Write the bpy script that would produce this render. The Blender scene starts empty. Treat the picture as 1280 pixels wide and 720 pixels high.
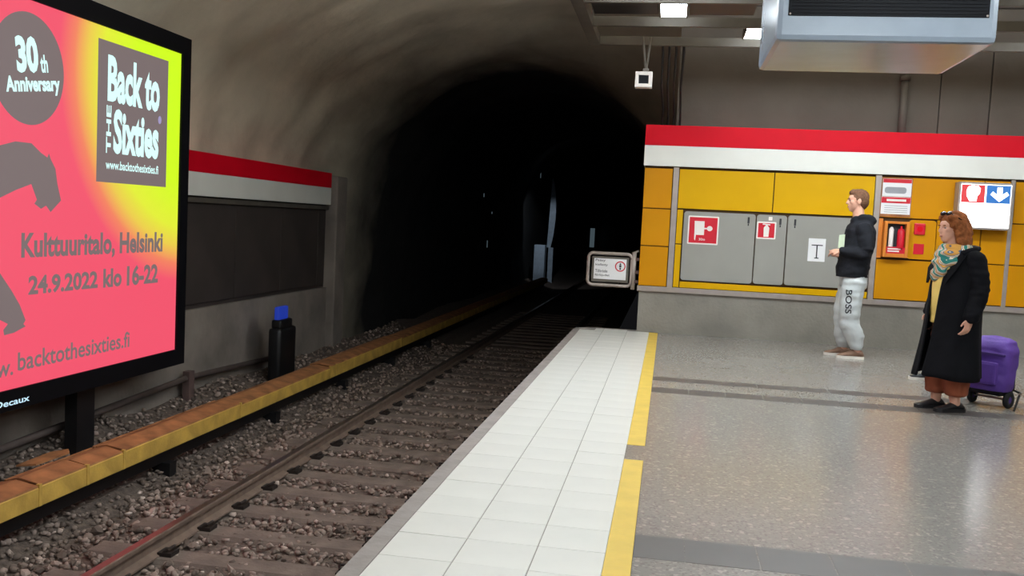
import bpy, bmesh, math, random
import numpy as np
from mathutils import Vector, Matrix, noise
from mathutils.bvhtree import BVHTree

random.seed(7); np.random.seed(7)
scene = bpy.context.scene
C = scene.collection

# ------------------------------------------------------------------ camera
CAM_H = 1.30
FPX, PITCH, YAW, ROLL = 1162.5, .07157, .16412, .04897      # pixels (1280 wide), radians
_fw = Vector((-math.sin(YAW)*math.cos(PITCH), math.cos(YAW)*math.cos(PITCH), -math.sin(PITCH)))
_r = Vector((math.cos(YAW), math.sin(YAW), 0)); _u = _r.cross(_fw)
_c, _s = math.cos(ROLL), math.sin(ROLL)
RT, UP = _c*_r + _s*_u, -_s*_r + _c*_u
cam_d = bpy.data.cameras.new('camera'); cam = bpy.data.objects.new('camera', cam_d); C.objects.link(cam)
cam_d.sensor_width = 36; cam_d.lens = FPX/1280*36; cam_d.clip_end = 300
m = Matrix.Identity(4)
for i in range(3):
    m[i][0], m[i][1], m[i][2] = RT[i], UP[i], -_fw[i]
m[2][3] = CAM_H
cam.matrix_world = m
scene.camera = cam

# ------------------------------------------------------------------ world, exposure
world = bpy.data.worlds.new('world'); scene.world = world; world.use_nodes = True
world.node_tree.nodes['Background'].inputs[0].default_value = (.02, .02, .022, 1)
world.node_tree.nodes['Background'].inputs[1].default_value = .3
scene.view_settings.view_transform = 'Standard'; scene.view_settings.look = 'None'
scene.view_settings.exposure = 0.0; scene.view_settings.gamma = 1; scene.view_settings.use_curve_mapping = False
LAMP_GLOW = 34.0       # emission strength of the ceiling lamps

# ------------------------------------------------------------------ pixel helpers (direction only; depth from the plane touched)
def ray(x, y): return _fw*FPX + RT*(x-640) - UP*(y-360)
def on_x(x, y, X): d = ray(x, y); return Vector((0, 0, CAM_H)) + d*(X/d.x)
def on_y(x, y, Y): d = ray(x, y); return Vector((0, 0, CAM_H)) + d*(Y/d.y)
def on_z(x, y, Z): d = ray(x, y); return Vector((0, 0, CAM_H)) + d*((Z-CAM_H)/d.z)

# ------------------------------------------------------------------ materials
M = {}
def ramp(cr, stops):
    while len(cr.elements) > 1: cr.elements.remove(cr.elements[-1])
    cr.elements[0].position = stops[0][0]; cr.elements[0].color = lin(stops[0][1])
    for p_, c_ in stops[1:]: cr.elements.new(p_).color = lin(c_)
def lin(c):
    return tuple(((v/255)/12.92 if v/255 <= .04045 else ((v/255+.055)/1.055)**2.4) for v in c) + (1,)
def mat(name, rgb, rough=.6, metal=0, var=.12, scale=6, bump=0, bscale=40, coat=0, detail=4):
    mt = bpy.data.materials.new(name); mt.use_nodes = True; M[name] = mt
    nt = mt.node_tree; b = nt.nodes['Principled BSDF']
    col = lin(rgb)
    tc = nt.nodes.new('ShaderNodeTexCoord')
    nz = nt.nodes.new('ShaderNodeTexNoise'); nz.inputs['Scale'].default_value = scale; nz.inputs['Detail'].default_value = detail
    nt.links.new(tc.outputs['Object'], nz.inputs['Vector'])
    rp = nt.nodes.new('ShaderNodeValToRGB')
    rp.color_ramp.elements[0].position = .3; rp.color_ramp.elements[1].position = .7
    rp.color_ramp.elements[0].color = tuple(v*(1-var) for v in col[:3]) + (1,)
    rp.color_ramp.elements[1].color = tuple(min(1, v*(1+var)) for v in col[:3]) + (1,)
    nt.links.new(nz.outputs['Fac'], rp.inputs['Fac']); nt.links.new(rp.outputs['Color'], b.inputs['Base Color'])
    b.inputs['Roughness'].default_value = rough; b.inputs['Metallic'].default_value = metal
    if coat: b.inputs['Coat Weight'].default_value = coat; b.inputs['Coat Roughness'].default_value = .1
    if bump:
        n2 = nt.nodes.new('ShaderNodeTexNoise'); n2.inputs['Scale'].default_value = bscale; n2.inputs['Detail'].default_value = 6
        nt.links.new(tc.outputs['Object'], n2.inputs['Vector'])
        bp = nt.nodes.new('ShaderNodeBump'); bp.inputs['Strength'].default_value = bump; bp.inputs['Distance'].default_value = .02
        nt.links.new(n2.outputs['Fac'], bp.inputs['Height']); nt.links.new(bp.outputs['Normal'], b.inputs['Normal'])
    return mt
def dull(*names):
    for n in names: M[n].node_tree.nodes['Principled BSDF'].inputs['Specular IOR Level'].default_value = .12
def emit(name, rgb, strength=1.0):
    mt = bpy.data.materials.new(name); mt.use_nodes = True; M[name] = mt
    b = mt.node_tree.nodes['Principled BSDF']
    b.inputs['Base Color'].default_value = (.02, .02, .02, 1); b.inputs['Roughness'].default_value = .5
    b.inputs['Emission Color'].default_value = lin(rgb); b.inputs['Emission Strength'].default_value = strength
    return mt

mat('white_tile', (209, 207, 201), .42, var=.05, scale=2, bump=.06, bscale=25)
mat('grout', (150, 146, 138), .9)
mat('nosing', (140, 132, 128), .75, var=.15, scale=9, bump=.2)
mat('yellow_strip', (208, 176, 76), .6, var=.08, scale=7, bump=.1)
mat('dark_tile', (84, 79, 76), .45, var=.06, scale=5)
mat('platform_concrete', (96, 90, 84), .9, var=.2, scale=3, bump=.3)
mat('plinth', (134, 129, 120), .8, var=.18, scale=2.2, bump=.25, bscale=30, detail=8)
mat('upper_wall', (94, 86, 79), .85, var=.16, scale=1.1, bump=.2, bscale=20, detail=8)
mat('left_concrete', (128, 118, 110), .9, var=.3, scale=1.6, bump=.4, bscale=14, detail=8)
mat('left_panel', (58, 50, 47), .7, var=.25, scale=1.5)
mat('red', (214, 12, 36), .3, var=.05, scale=2)
mat('white_paint', (228, 227, 220), .35, var=.04, scale=2)
mat('yellow', (212, 164, 10), .35, var=.05, scale=1.5)
mat('amber', (204, 138, 14), .35, var=.06, scale=1.5)
mat('gap', (70, 48, 22), .9)
mat('aluminium', (168, 156, 148), .45, .4, var=.08, scale=8)
mat('grey_paint', (152, 150, 144), .45, var=.05, scale=2)
mat('sign_red', (206, 14, 40), .4, var=.04)
mat('sign_white', (236, 228, 222), .5, var=.03)
mat('paper', (230, 229, 230), .7, var=.03)
mat('print_grey', (150, 150, 156), .7, var=.1)
mat('print_dark', (52, 52, 56), .7, var=.1)
mat('black_metal', (24, 23, 25), .45, .2, var=.2)
mat('black_plastic', (14, 14, 18), .5, var=.15)
mat('steel', (98, 92, 84), .55, .3, var=.15, scale=5)
mat('casing', (142, 153, 166), .25, var=.04, coat=.2)
mat('display_glass', (16, 17, 22), .5, var=.1)
mat('rubber', (20, 20, 22), .8)
mat('rail_steel', (112, 92, 80), .85, 0, var=.2, scale=10, bump=.15)
mat('rail_head', (150, 138, 130), .3, .9, var=.12, scale=12)
mat('sleeper', (108, 95, 87), .9, var=.25, scale=5, bump=.4, bscale=30)
mat('clip', (40, 31, 27), .7, .3)
mat('bed', (96, 83, 75), 1, var=.4, scale=20, bump=.6, bscale=50)
mat('cover_yellow', (190, 152, 70), .7, var=.3, scale=4, bump=.15, detail=8)
mat('cover_orange', (154, 102, 62), .8, var=.45, scale=5, detail=8)
mat('case_orange', (214, 126, 36), .5, var=.06)
mat('pipe', (84, 72, 68), .7, .2, var=.2)
mat('rust_post', (92, 72, 68), .8, var=.2)
mat('cable', (26, 24, 24), .7)
mat('pale_cabinet', (190, 205, 220), .5)
mat('skin', (214, 160, 136), .55, var=.06, scale=20)
mat('lips', (176, 106, 96), .5); mat('eye_dark', (40, 32, 30), .3); mat('eye_white', (168, 150, 142), .3)
mat('man_hair', (112, 80, 62), .8, var=.3, scale=60, bump=.5, bscale=120)
mat('jacket', (34, 35, 40), .85, var=.2, scale=8, bump=.25, bscale=30)
mat('grey_sweat', (186, 190, 190), .95, var=.07, scale=9, bump=.25, bscale=18)
mat('ink', (30, 32, 36), .8)
mat('brown_shoe', (128, 98, 80), .8, var=.15, scale=20)
mat('sole', (222, 216, 206), .7)
mat('coat', (17, 17, 21), .85, var=.25, scale=7, bump=.2, bscale=25)
mat('mustard', (232, 200, 112), .85, var=.06, scale=8, bump=.2)
mat('auburn', (138, 82, 48), .9, var=.4, scale=26, bump=.5, bscale=60)
mat('rust', (146, 78, 52), .9, var=.12, scale=9, bump=.2)
mat('black_shoe', (26, 25, 28), .45)
mat('lens', (22, 18, 18), .1)
mat('purple', (92, 58, 150), .7, var=.15, scale=6, bump=.3, bscale=18)
mat('purple_dark', (72, 44, 120), .7, var=.15)
mat('navy', (44, 46, 60), .9)
mat('pale_green', (206, 220, 190), .6)
emit('lamp_white', (238, 249, 255), LAMP_GLOW)
emit('sign_glow_white', (255, 255, 255), 3.0); emit('sign_glow_red', (232, 52, 60), 1.0); emit('sign_glow_blue', (36, 120, 205), 1.0)
emit('ad_grey', (120, 106, 106), 1.0); emit('ad_white', (215, 255, 252), 1.1); emit('ad_logo', (200, 235, 255), 1.0); emit('ad_lilac', (170, 160, 205), .9)
emit('blue_lamp', (30, 62, 190), .55)
emit('tunnel_fill_tube', (225, 238, 255), 6); emit('painted_glint', (120, 140, 150), .25)  # dim self-glow paints the highlights on the distant tunnel markers

M['red'].node_tree.nodes['Principled BSDF'].inputs['Roughness'].default_value = .45
dull('auburn', 'man_hair', 'red', 'yellow', 'amber', 'grey_paint', 'coat', 'jacket', 'display_glass', 'black_plastic')
def voronoi_floor():
    mt = mat('terrazzo', (136, 132, 127), .3, var=.05, scale=1.2)
    nt = mt.node_tree; b = nt.nodes['Principled BSDF']; tc = [n for n in nt.nodes if n.type == 'TEX_COORD'][0]
    base = [n for n in nt.nodes if n.type == 'VALTORGB'][0]
    prev = base.outputs['Color']
    for sc, colr, th in ((80, (148, 143, 137), .16), (100, (124, 119, 115), .16), (60, (160, 154, 147), .05)):
        v = nt.nodes.new('ShaderNodeTexVoronoi'); v.inputs['Scale'].default_value = sc
        nt.links.new(tc.outputs['Object'], v.inputs['Vector'])
        # keep only a share of the cells as chips
        sep = nt.nodes.new('ShaderNodeSeparateColor'); nt.links.new(v.outputs['Color'], sep.inputs[0])
        lt = nt.nodes.new('ShaderNodeMath'); lt.operation = 'LESS_THAN'; lt.inputs[1].default_value = th
        nt.links.new(sep.outputs[0], lt.inputs[0])
        mx = nt.nodes.new('ShaderNodeMix'); mx.data_type = 'RGBA'
        nt.links.new(lt.outputs[0], mx.inputs['Factor']); nt.links.new(prev, mx.inputs['A']); mx.inputs['B'].default_value = lin(colr)
        prev = mx.outputs['Result']
    nt.links.new(prev, b.inputs['Base Color'])
    nz = nt.nodes.new('ShaderNodeTexNoise'); nz.inputs['Scale'].default_value = 2.5
    nt.links.new(tc.outputs['Object'], nz.inputs['Vector'])
    mr = nt.nodes.new('ShaderNodeMapRange'); mr.inputs['To Min'].default_value = .17; mr.inputs['To Max'].default_value = .22
    nt.links.new(nz.outputs['Fac'], mr.inputs['Value']); nt.links.new(mr.outputs[0], b.inputs['Roughness'])
voronoi_floor()

def stone_mat():
    mt = bpy.data.materials.new('ballast'); mt.use_nodes = True; M['ballast'] = mt
    nt = mt.node_tree; b = nt.nodes['Principled BSDF']
    g = nt.nodes.new('ShaderNodeNewGeometry'); oi = nt.nodes.new('ShaderNodeObjectInfo')
    ad = nt.nodes.new('ShaderNodeMath'); ad.operation = 'ADD'; fr = nt.nodes.new('ShaderNodeMath'); fr.operation = 'FRACT'
    nt.links.new(g.outputs['Random Per Island'], ad.inputs[0]); nt.links.new(oi.outputs['Random'], ad.inputs[1]); nt.links.new(ad.outputs[0], fr.inputs[0])
    rp = nt.nodes.new('ShaderNodeValToRGB')
    ramp(rp.color_ramp, ((.0, (84, 71, 63)), (.35, (116, 101, 92)), (.7, (138, 121, 111)), (.95, (156, 137, 127)), (1., (194, 176, 166))))
    nt.links.new(fr.outputs[0], rp.inputs['Fac']); nt.links.new(rp.outputs['Color'], b.inputs['Base Color']); b.inputs['Roughness'].default_value = .9
stone_mat()

def vault_mat():
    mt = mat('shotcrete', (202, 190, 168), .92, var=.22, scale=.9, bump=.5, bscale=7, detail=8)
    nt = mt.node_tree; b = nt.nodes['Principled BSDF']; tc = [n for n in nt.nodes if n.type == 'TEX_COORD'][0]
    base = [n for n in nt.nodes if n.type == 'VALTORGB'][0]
    # light falloff and soot painted as ragged darkening along Y towards the tunnel mouth
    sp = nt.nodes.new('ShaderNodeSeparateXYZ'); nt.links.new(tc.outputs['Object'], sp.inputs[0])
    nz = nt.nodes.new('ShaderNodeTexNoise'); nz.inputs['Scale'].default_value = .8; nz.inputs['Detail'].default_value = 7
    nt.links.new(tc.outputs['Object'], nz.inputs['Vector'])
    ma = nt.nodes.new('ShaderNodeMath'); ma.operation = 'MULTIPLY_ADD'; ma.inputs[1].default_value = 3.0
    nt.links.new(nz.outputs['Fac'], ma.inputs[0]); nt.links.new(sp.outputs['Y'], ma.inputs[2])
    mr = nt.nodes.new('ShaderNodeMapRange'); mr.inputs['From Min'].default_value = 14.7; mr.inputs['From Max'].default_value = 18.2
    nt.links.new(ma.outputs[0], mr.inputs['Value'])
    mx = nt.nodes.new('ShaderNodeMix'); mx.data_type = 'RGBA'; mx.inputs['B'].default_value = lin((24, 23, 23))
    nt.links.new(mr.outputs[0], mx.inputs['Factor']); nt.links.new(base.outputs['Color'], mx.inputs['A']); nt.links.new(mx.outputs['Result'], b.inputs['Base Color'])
vault_mat()
mat('tunnel_rock', (24, 23, 24), .9, var=.4, scale=.7, bump=.5, bscale=5, detail=8)  # near-black base carries soot and the unlit tunnel's darkness in its colour

# ------------------------------------------------------------------ object helpers
WL = {}
def tag(o, label=None, cat=None, group=None, kind=None):
    if label: o['label'] = label
    if cat: o['category'] = cat
    if group: o['group'] = group
    if kind: o['kind'] = kind
    return o
def empty(name, loc=(0, 0, 0), rz=0, label=None, cat=None, group=None, kind=None, local=False):
    o = bpy.data.objects.new(name, None); C.objects.link(o); o.empty_display_size = .2
    o.location = loc; o.rotation_euler = (0, 0, rz); WL[o] = Vector((0, 0, 0)) if local else Vector(loc)
    return tag(o, label, cat, group, kind)
def link(name, me, mt, parent=None, smooth=False, recentre=True):
    """mesh with vertices in world (or the root's local) coordinates -> object"""
    if mt: me.materials.clear(); me.materials.append(M[mt])
    n = len(me.vertices); co = np.empty(n*3, np.float32); me.vertices.foreach_get('co', co); co = co.reshape(-1, 3)
    c = (co.min(0)+co.max(0))/2 if recentre else np.zeros(3)
    if recentre and not parent: c = np.array((c[0], c[1], co[:, 2].min()))
    me.vertices.foreach_set('co', (co-c).astype(np.float32).ravel()); me.update()
    if smooth: me.shade_smooth()
    o = bpy.data.objects.new(name, me); C.objects.link(o)
    o.location = Vector(c) - (WL[parent] if parent else Vector()); WL[o] = Vector(c)
    if parent: o.parent = parent
    return o
def mesh(verts, faces):
    me = bpy.data.meshes.new('mesh'); me.from_pydata([tuple(v) for v in verts], [], faces); me.update(); return me
def obj(name, vf, mt, parent=None, smooth=False): return link(name, mesh(*vf), mt, parent, smooth)

class MB:
    def __init__(s): s.v = []; s.f = []
    def add(s, v, f):
        n = len(s.v); s.v += [Vector(p) for p in v]; s.f += [tuple(i+n for i in q) for q in f]; return s
    def box(s, x0, x1, y0, y1, z0, z1, bev=0):
        if bev <= 0:
            v = [(x, y, z) for x in (x0, x1) for y in (y0, y1) for z in (z0, z1)]
            return s.add(v, [(0, 1, 3, 2), (4, 6, 7, 5), (0, 4, 5, 1), (2, 3, 7, 6), (0, 2, 6, 4), (1, 5, 7, 3)])
        bm = bmesh.new(); bmesh.ops.create_cube(bm, size=1)
        for q in bm.verts: q.co = Vector(((x0+x1)/2+q.co.x*(x1-x0), (y0+y1)/2+q.co.y*(y1-y0), (z0+z1)/2+q.co.z*(z1-z0)))
        bmesh.ops.bevel(bm, geom=bm.edges[:], offset=bev, segments=2, affect='EDGES', profile=.6)
        bm.verts.ensure_lookup_table(); s.add([q.co.copy() for q in bm.verts], [[q.index for q in f.verts] for f in bm.faces]); bm.free(); return s
    def prism(s, pts, a, b):
        """pts: list of 3D points of a planar outline; extruded by vector b-a (a, b vectors)"""
        n = len(pts); v = [Vector(p)+Vector(a) for p in pts] + [Vector(p)+Vector(b) for p in pts]
        f = [tuple(range(n))[::-1], tuple(range(n, 2*n))] + [(i, (i+1) % n, n+(i+1) % n, n+i) for i in range(n)]
        return s.add(v, f)
    def tube(s, pts, rad, seg=10, rad2=None, ref=(0, 0, 1), cap=True, rounded=False):
        pts = [Vector(p) for p in pts]; n = len(pts)
        ra = rad if isinstance(rad, (list, tuple)) else [rad]*n
        rb = ra if rad2 is None else (rad2 if isinstance(rad2, (list, tuple)) else [rad2]*n)
        if rounded:
            d0 = (pts[0]-pts[1]).normalized(); d1 = (pts[-1]-pts[-2]).normalized()
            pre = [(pts[0]+d0*ra[0]*k, q) for k, q in ((.9, .3), (.7, .68), (.4, .9))]
            post = [(pts[-1]+d1*ra[-1]*k, q) for k, q in ((.4, .9), (.7, .68), (.9, .3))]
            a0, a1, b0, b1 = ra[0], ra[-1], rb[0], rb[-1]
            pts = [p for p, _ in pre]+pts+[p for p, _ in post]
            ra = [a0*q for _, q in pre]+list(ra)+[a1*q for _, q in post]; rb = [b0*q for _, q in pre]+list(rb)+[b1*q for _, q in post]
            n = len(pts)
        rf = Vector(ref); v = []; f = []
        for i, p in enumerate(pts):
            t = (pts[min(i+1, n-1)]-pts[max(i-1, 0)]).normalized()
            x = rf - t*rf.dot(t)
            if x.length < 1e-3: x = Vector((1, 0, 0)) - t*t.x
            x.normalize(); y = t.cross(x)
            for k in range(seg):
                a = 2*math.pi*k/seg; v.append(p + x*math.cos(a)*ra[i] + y*math.sin(a)*rb[i])
        for i in range(n-1):
            for k in range(seg):
                k2 = (k+1) % seg; f.append((i*seg+k, i*seg+k2, (i+1)*seg+k2, (i+1)*seg+k))
        if cap: f.append(tuple(range(seg))[::-1]); f.append(tuple((n-1)*seg+k for k in range(seg)))
        return s.add(v, f)
    def ell(s, c, r, seg=16, rings=10, rot=None):
        v = [Vector((0, 0, -1))]; f = []
        for i in range(1, rings):
            ph = -math.pi/2+math.pi*i/rings
            for k in range(seg):
                a = 2*math.pi*k/seg; v.append(Vector((math.cos(ph)*math.cos(a), math.cos(ph)*math.sin(a), math.sin(ph))))
        v.append(Vector((0, 0, 1))); L = len(v)-1
        for k in range(seg):
            k2 = (k+1) % seg
            f.append((0, 1+k2, 1+k)); f.append((L, L-seg+k, L-seg+k2))
            for i in range(rings-2): f.append((1+i*seg+k, 1+i*seg+k2, 1+(i+1)*seg+k2, 1+(i+1)*seg+k))
        R_ = rot or Matrix.Identity(3)
        return s.add([Vector(c)+R_ @ Vector((p.x*r[0], p.y*r[1], p.z*r[2])) for p in v], f)
    def lathe(s, prof, seg=20, M4=None):
        v = []; f = []; n = len(prof)
        for k in range(seg):
            a = 2*math.pi*k/seg
            for r_, z in prof: v.append(Vector((r_*math.cos(a), r_*math.sin(a), z)))
        for k in range(seg):
            k2 = (k+1) % seg
            for i in range(n-1): f.append((k*n+i, k2*n+i, k2*n+i+1, k*n+i+1))
        if M4: v = [M4 @ p for p in v]
        return s.add(v, f)
    def out(s): return s.v, s.f
    def build(s, name, mt, parent=None, smooth=False): return obj(name, (s.v, s.f), mt, parent, smooth)
    def remesh(s, name, mt, parent=None, voxel=.01, smooth=4, ripple=0, rscale=6):
        me = mesh(s.v, s.f); o = bpy.data.objects.new('tmp', me); C.objects.link(o)
        a = o.modifiers.new('r', 'REMESH'); a.mode = 'VOXEL'; a.voxel_size = voxel
        b = o.modifiers.new('s', 'SMOOTH'); b.factor = .5; b.iterations = smooth
        dg = bpy.context.evaluated_depsgraph_get(); ev = o.evaluated_get(dg)
        me2 = bpy.data.meshes.new_from_object(ev); bpy.data.objects.remove(o); bpy.data.meshes.remove(me)
        if ripple:
            for q in me2.vertices:
                n_ = noise.noise(Vector((q.co.x*rscale, q.co.y*rscale, q.co.z*rscale*2.2))); q.co += q.normal*n_*ripple
        return link(name, me2, mt, parent, smooth=True)

def rrect(x0, x1, z0, z1, r, n=4):
    out = []
    for cx, cz, a0 in ((x1-r, z1-r, 0), (x0+r, z1-r, 90), (x0+r, z0+r, 180), (x1-r, z0+r, 270)):
        for k in range(n+1):
            a = math.radians(a0+90*k/n); out.append((cx+r*math.cos(a), cz+r*math.sin(a)))
    return out
def wall_plate(name, pts, y_back, y_front, mt, parent=None, lab=None):
    """pts = (x,z) outline on the end wall, thickness from y_back to y_front"""
    o = MB().prism([(x, 0, z) for x, z in pts], (0, y_back, 0), (0, y_front, 0)).build(name, mt, parent)
    if lab: o['label'] = lab
    return o
def text_fit(name, s, mt, parent, org, ux, uy, w, h, bold=0, depth=.001, rot=False):
    """lettering whose bounding box is fitted to w x h on the plane org + u*ux + v*uy"""
    cu = bpy.data.curves.new('t', 'FONT'); cu.body = s; cu.size = 1; cu.offset = bold; cu.resolution_u = 3; cu.fill_mode = 'FRONT'
    o = bpy.data.objects.new('t', cu); C.objects.link(o)
    dg = bpy.context.evaluated_depsgraph_get(); me = bpy.data.meshes.new_from_object(o.evaluated_get(dg)); bpy.data.objects.remove(o)
    ux, uy = Vector(ux), Vector(uy); nrm = ux.cross(uy)
    co = [(v.co.x, v.co.y) for v in me.vertices]
    if rot: co = [(-y, x) for x, y in co]
    x0 = min(c[0] for c in co); x1 = max(c[0] for c in co); y0 = min(c[1] for c in co); y1 = max(c[1] for c in co)
    for v, (x, y) in zip(me.vertices, co):
        v.co = Vector(org) + ux*((x-x0)/(x1-x0)*w) + uy*((y-y0)/(y1-y0)*h) + nrm*depth
    me.update()
    return link(name, me, mt, parent)
EX, EY, EZ = Vector((1, 0, 0)), Vector((0, 1, 0)), Vector((0, 0, 1))

# ================================================================== THE SETTING
# ---- platform: slab, white edge tiles, nosing, yellow strip, dark bands
EDGE, WHITE, Y0P, Y1P = -1.11, -1.03, -6.0, 11.86
WALLY = 11.70
out = [(EDGE, Y0P), (9.0, Y0P), (9.0, WALLY+.5), (-.33, WALLY+.5), (-.33, Y1P)]
for k in range(6):
    a = math.radians(90+90*k/5); out.append((EDGE+.32+.32*math.cos(a), Y1P-.32+.32*math.sin(a)))
floor = MB().prism([(x, y, 0) for x, y in out], (0, 0, -1.5), (0, 0, -.012)).build('floor', 'platform_concrete')
tag(floor, 'grey polished terrazzo platform with a white tiled edge', kind='structure')
# terrazzo field
MB().box(-.065, 9.0, Y0P, WALLY, -.012, 0).build('terrazzo_field', 'terrazzo', floor)
MB().box(-.175, -.065, 5.18, 5.54, -.012, 0).build('terrazzo_strip', 'terrazzo', floor)
# nosing along the edge with the rounded end
no = [(EDGE, Y0P), (WHITE, Y0P), (WHITE, Y1P-.34)]
for k in range(6):
    a = math.radians(180-90*k/5); no.append((EDGE+.33+.25*math.cos(a), Y1P-.33+.25*math.sin(a)))
no += [(-.33, Y1P-.08), (-.33, Y1P)]
for k in range(6):
    a = math.radians(90+90*k/5); no.append((EDGE+.32+.32*math.cos(a), Y1P-.32+.32*math.sin(a)))
MB().prism([(x, y, 0) for x, y in no], (0, 0, -.14), (0, 0, .0)).build('edge_nosing', 'nosing', floor)
MB().box(WHITE, -.175, Y0P, WALLY-.02, -.012, -.004).build('grout_bed', 'grout', floor)
MB().box(WHITE+.25, -.33, WALLY-.02, Y1P-.08, -.012, -.004).build('grout_bed', 'grout', floor)
cols = [WHITE, -.738, -.446, -.172]
y = 3.372 - .272*8; row = 0
tile_me = {}
while y < Y1P-.1:
    for c in range(3):
        x0, x1 = cols[c]+.0025, cols[c+1]-.0025
        ya, yb = y+.0015, min(y+.272-.0015, Y1P-.085)
        if c == 0 and yb > Y1P-.34:
            x0 = WHITE + .08*(max(0, (yb-(Y1P-.34)))/.26)**1.5*2.4
        if c == 2 and ya > WALLY-.03: continue
        if c == 2: yb = min(yb, WALLY-.01)
        if c == 1 and yb > WALLY: x1 = min(x1, -.335)
        if yb-ya < .03: continue
        b = MB().box(x0, x1, ya, yb, -.012, random.uniform(-.0006, .0008), .0015)
        b.build('tile', 'white_tile', floor)
    y += .272; row += 1
# far end row laid against the nosing
# yellow strips
for a, b in ((-1.0, 5.18), (5.54, 11.66)):
    MB().box(-.173, -.067, a, b, -.012, .0025, .001).build('yellow_strip', 'yellow_strip', floor)
# dark tile bands across the platform
def band(ya, yb, x0, n, w, name='dark_tile'):
    for k in range(n):
        MB().box(x0+k*w+.0032, x0+(k+1)*w-.0032, ya, yb, -.012, .0012, .0008).build(name, 'dark_tile', floor)
MB().box(-.064, .137, 3.635, 3.910, -.012, .0012, .0008).build('dark_tile', 'dark_tile', floor)
band(3.635, 3.910, .137, 12, .2925)
band(7.42, 7.655, -.064, 24, .2925); band(8.0, 8.215, -.064, 24, .2925)

# ---- end wall: concrete plinth, cladding, upper concrete
wall = MB().box(-.33, 8.9, WALLY, WALLY+.45, 0, .515).build('wall_end', 'plinth')
tag(wall, 'concrete end wall clad with yellow panels', kind='structure')
MB().box(-.345, 8.9, WALLY+.012, WALLY+.4, .515, 2.07).build('cladding_core', 'gap', wall)
o = MB().box(-.355, 8.9, WALLY-.03, WALLY+.4, .515, .578, .004).build('bottom_rail', 'aluminium', wall)
for xa, xb in ((.008, .075), (2.385, 2.45), (3.885, 3.93)):
    MB().box(xa, xb, WALLY-.022, WALLY+.02, .578, 2.062, .003).build('post', 'aluminium', wall)
MB().box(-.36, 8.9, WALLY-.05, WALLY+.4, 2.318, 2.566, .003).build('red_fascia', 'red', wall)
MB().box(-.36, 8.9, WALLY-.05, WALLY+.4, 2.068, 2.316, .003).build('white_fascia', 'white_paint', wall)
def panel(x0, x1, z0, z1, mt='yellow', g=.006):
    return MB().box(x0+g, x1-g, WALLY-.012, WALLY+.02, z0+g, z1-g, .003).build('panel', mt, wall)
for z0, z1 in ((.58, 1.08), (1.08, 1.545), (1.545, 2.045)): panel(-.348, .004, z0, z1, 'amber')
panel(.078, 1.217, 1.555, 2.045); panel(1.217, 2.383, 1.555, 2.045)
panel(.078, .158, 1.12, 1.55); panel(.078, .158, .58, 1.12)
panel(.158, 2.383, .58, .665)
panel(2.452, 3.6, 1.56, 2.045, 'amber'); panel(3.6, 3.884, 1.56, 2.045, 'amber')
panel(2.452, 3.6, .585, 1.07, 'amber'); panel(3.105, 3.6, 1.07, 1.56, 'amber'); panel(3.6, 5.2, .585, 1.07, 'amber'); panel(3.6, 5.2, 1.07, 1.555, 'amber')
panel(3.932, 5.2, 1.555, 2.045, 'amber')
for x0 in (5.2, 6.8):
    for z0, z1 in ((.585, 1.07), (1.07, 1.555), (1.555, 2.045)): panel(x0, x0+1.6, z0, z1, 'amber')
# upper concrete slabs with joints
UY = WALLY+.2
MB().box(.0, 8.9, UY+.03, UY+.45, 2.5, 5.6).build('upper_core', 'left_panel', wall)
for xa, xb in ((.0, 3.075), (3.085, 3.635), (3.65, 5.3), (5.315, 8.9)):
    for za, zb in ((2.5, 4.06), (4.075, 5.6)):
        MB().box(xa, xb, UY, UY+.05, za, zb, .004).build('concrete_slab', 'upper_wall', wall)
pp = empty('conduit', (2.665, UY-.045, 2.57), label='grey vertical conduit standing on the red fascia against bare concrete', cat='conduit')
MB().tube([(2.665, UY-.05, 2.57), (2.665, UY-.05, 3.2)], .045, 14).build('pipe', 'upper_wall', pp, True)
MB().tube([(2.665, UY-.05, 3.2), (2.665, UY-.05, 3.27)], .06, 14).build('collar', 'steel', pp, True)

# ---- left wall
LW = -5.55
wl = MB().box(LW-.3, LW, -6, 14.9, -1.35, .06).build('wall_left', 'left_concrete')
tag(wl, 'rough grey concrete wall beyond the track', kind='structure')
MB().box(LW-.3, LW-.06, -6, 14.9, .06, 1.9).build('wall_core', 'left_panel', wl)
yy = -6.0
while yy < 14.6:
    MB().box(LW-.06, LW-.03, yy+.006, min(yy+1.45, 14.62)-.006, .12, 1.34, .003).build('dark_panel', 'left_panel', wl); yy += 1.45
MB().box(LW-.1, LW+.02, -6, 14.62, 1.34, 1.40, .004).build('soffit_rail', 'steel', wl)
MB().box(LW-.4, LW+.05, -6, 14.62, 1.70, 1.94, .003).build('red_fascia', 'red', wl)
MB().box(LW-.1, LW+.05, -6, 14.62, 1.42, 1.698, .003).build('white_fascia', 'white_paint', wl)
MB().box(LW-.3, LW+.14, 14.68, 15.15, -1.35, 1.9, .03).build('pilaster', 'left_concrete', wl)

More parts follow.
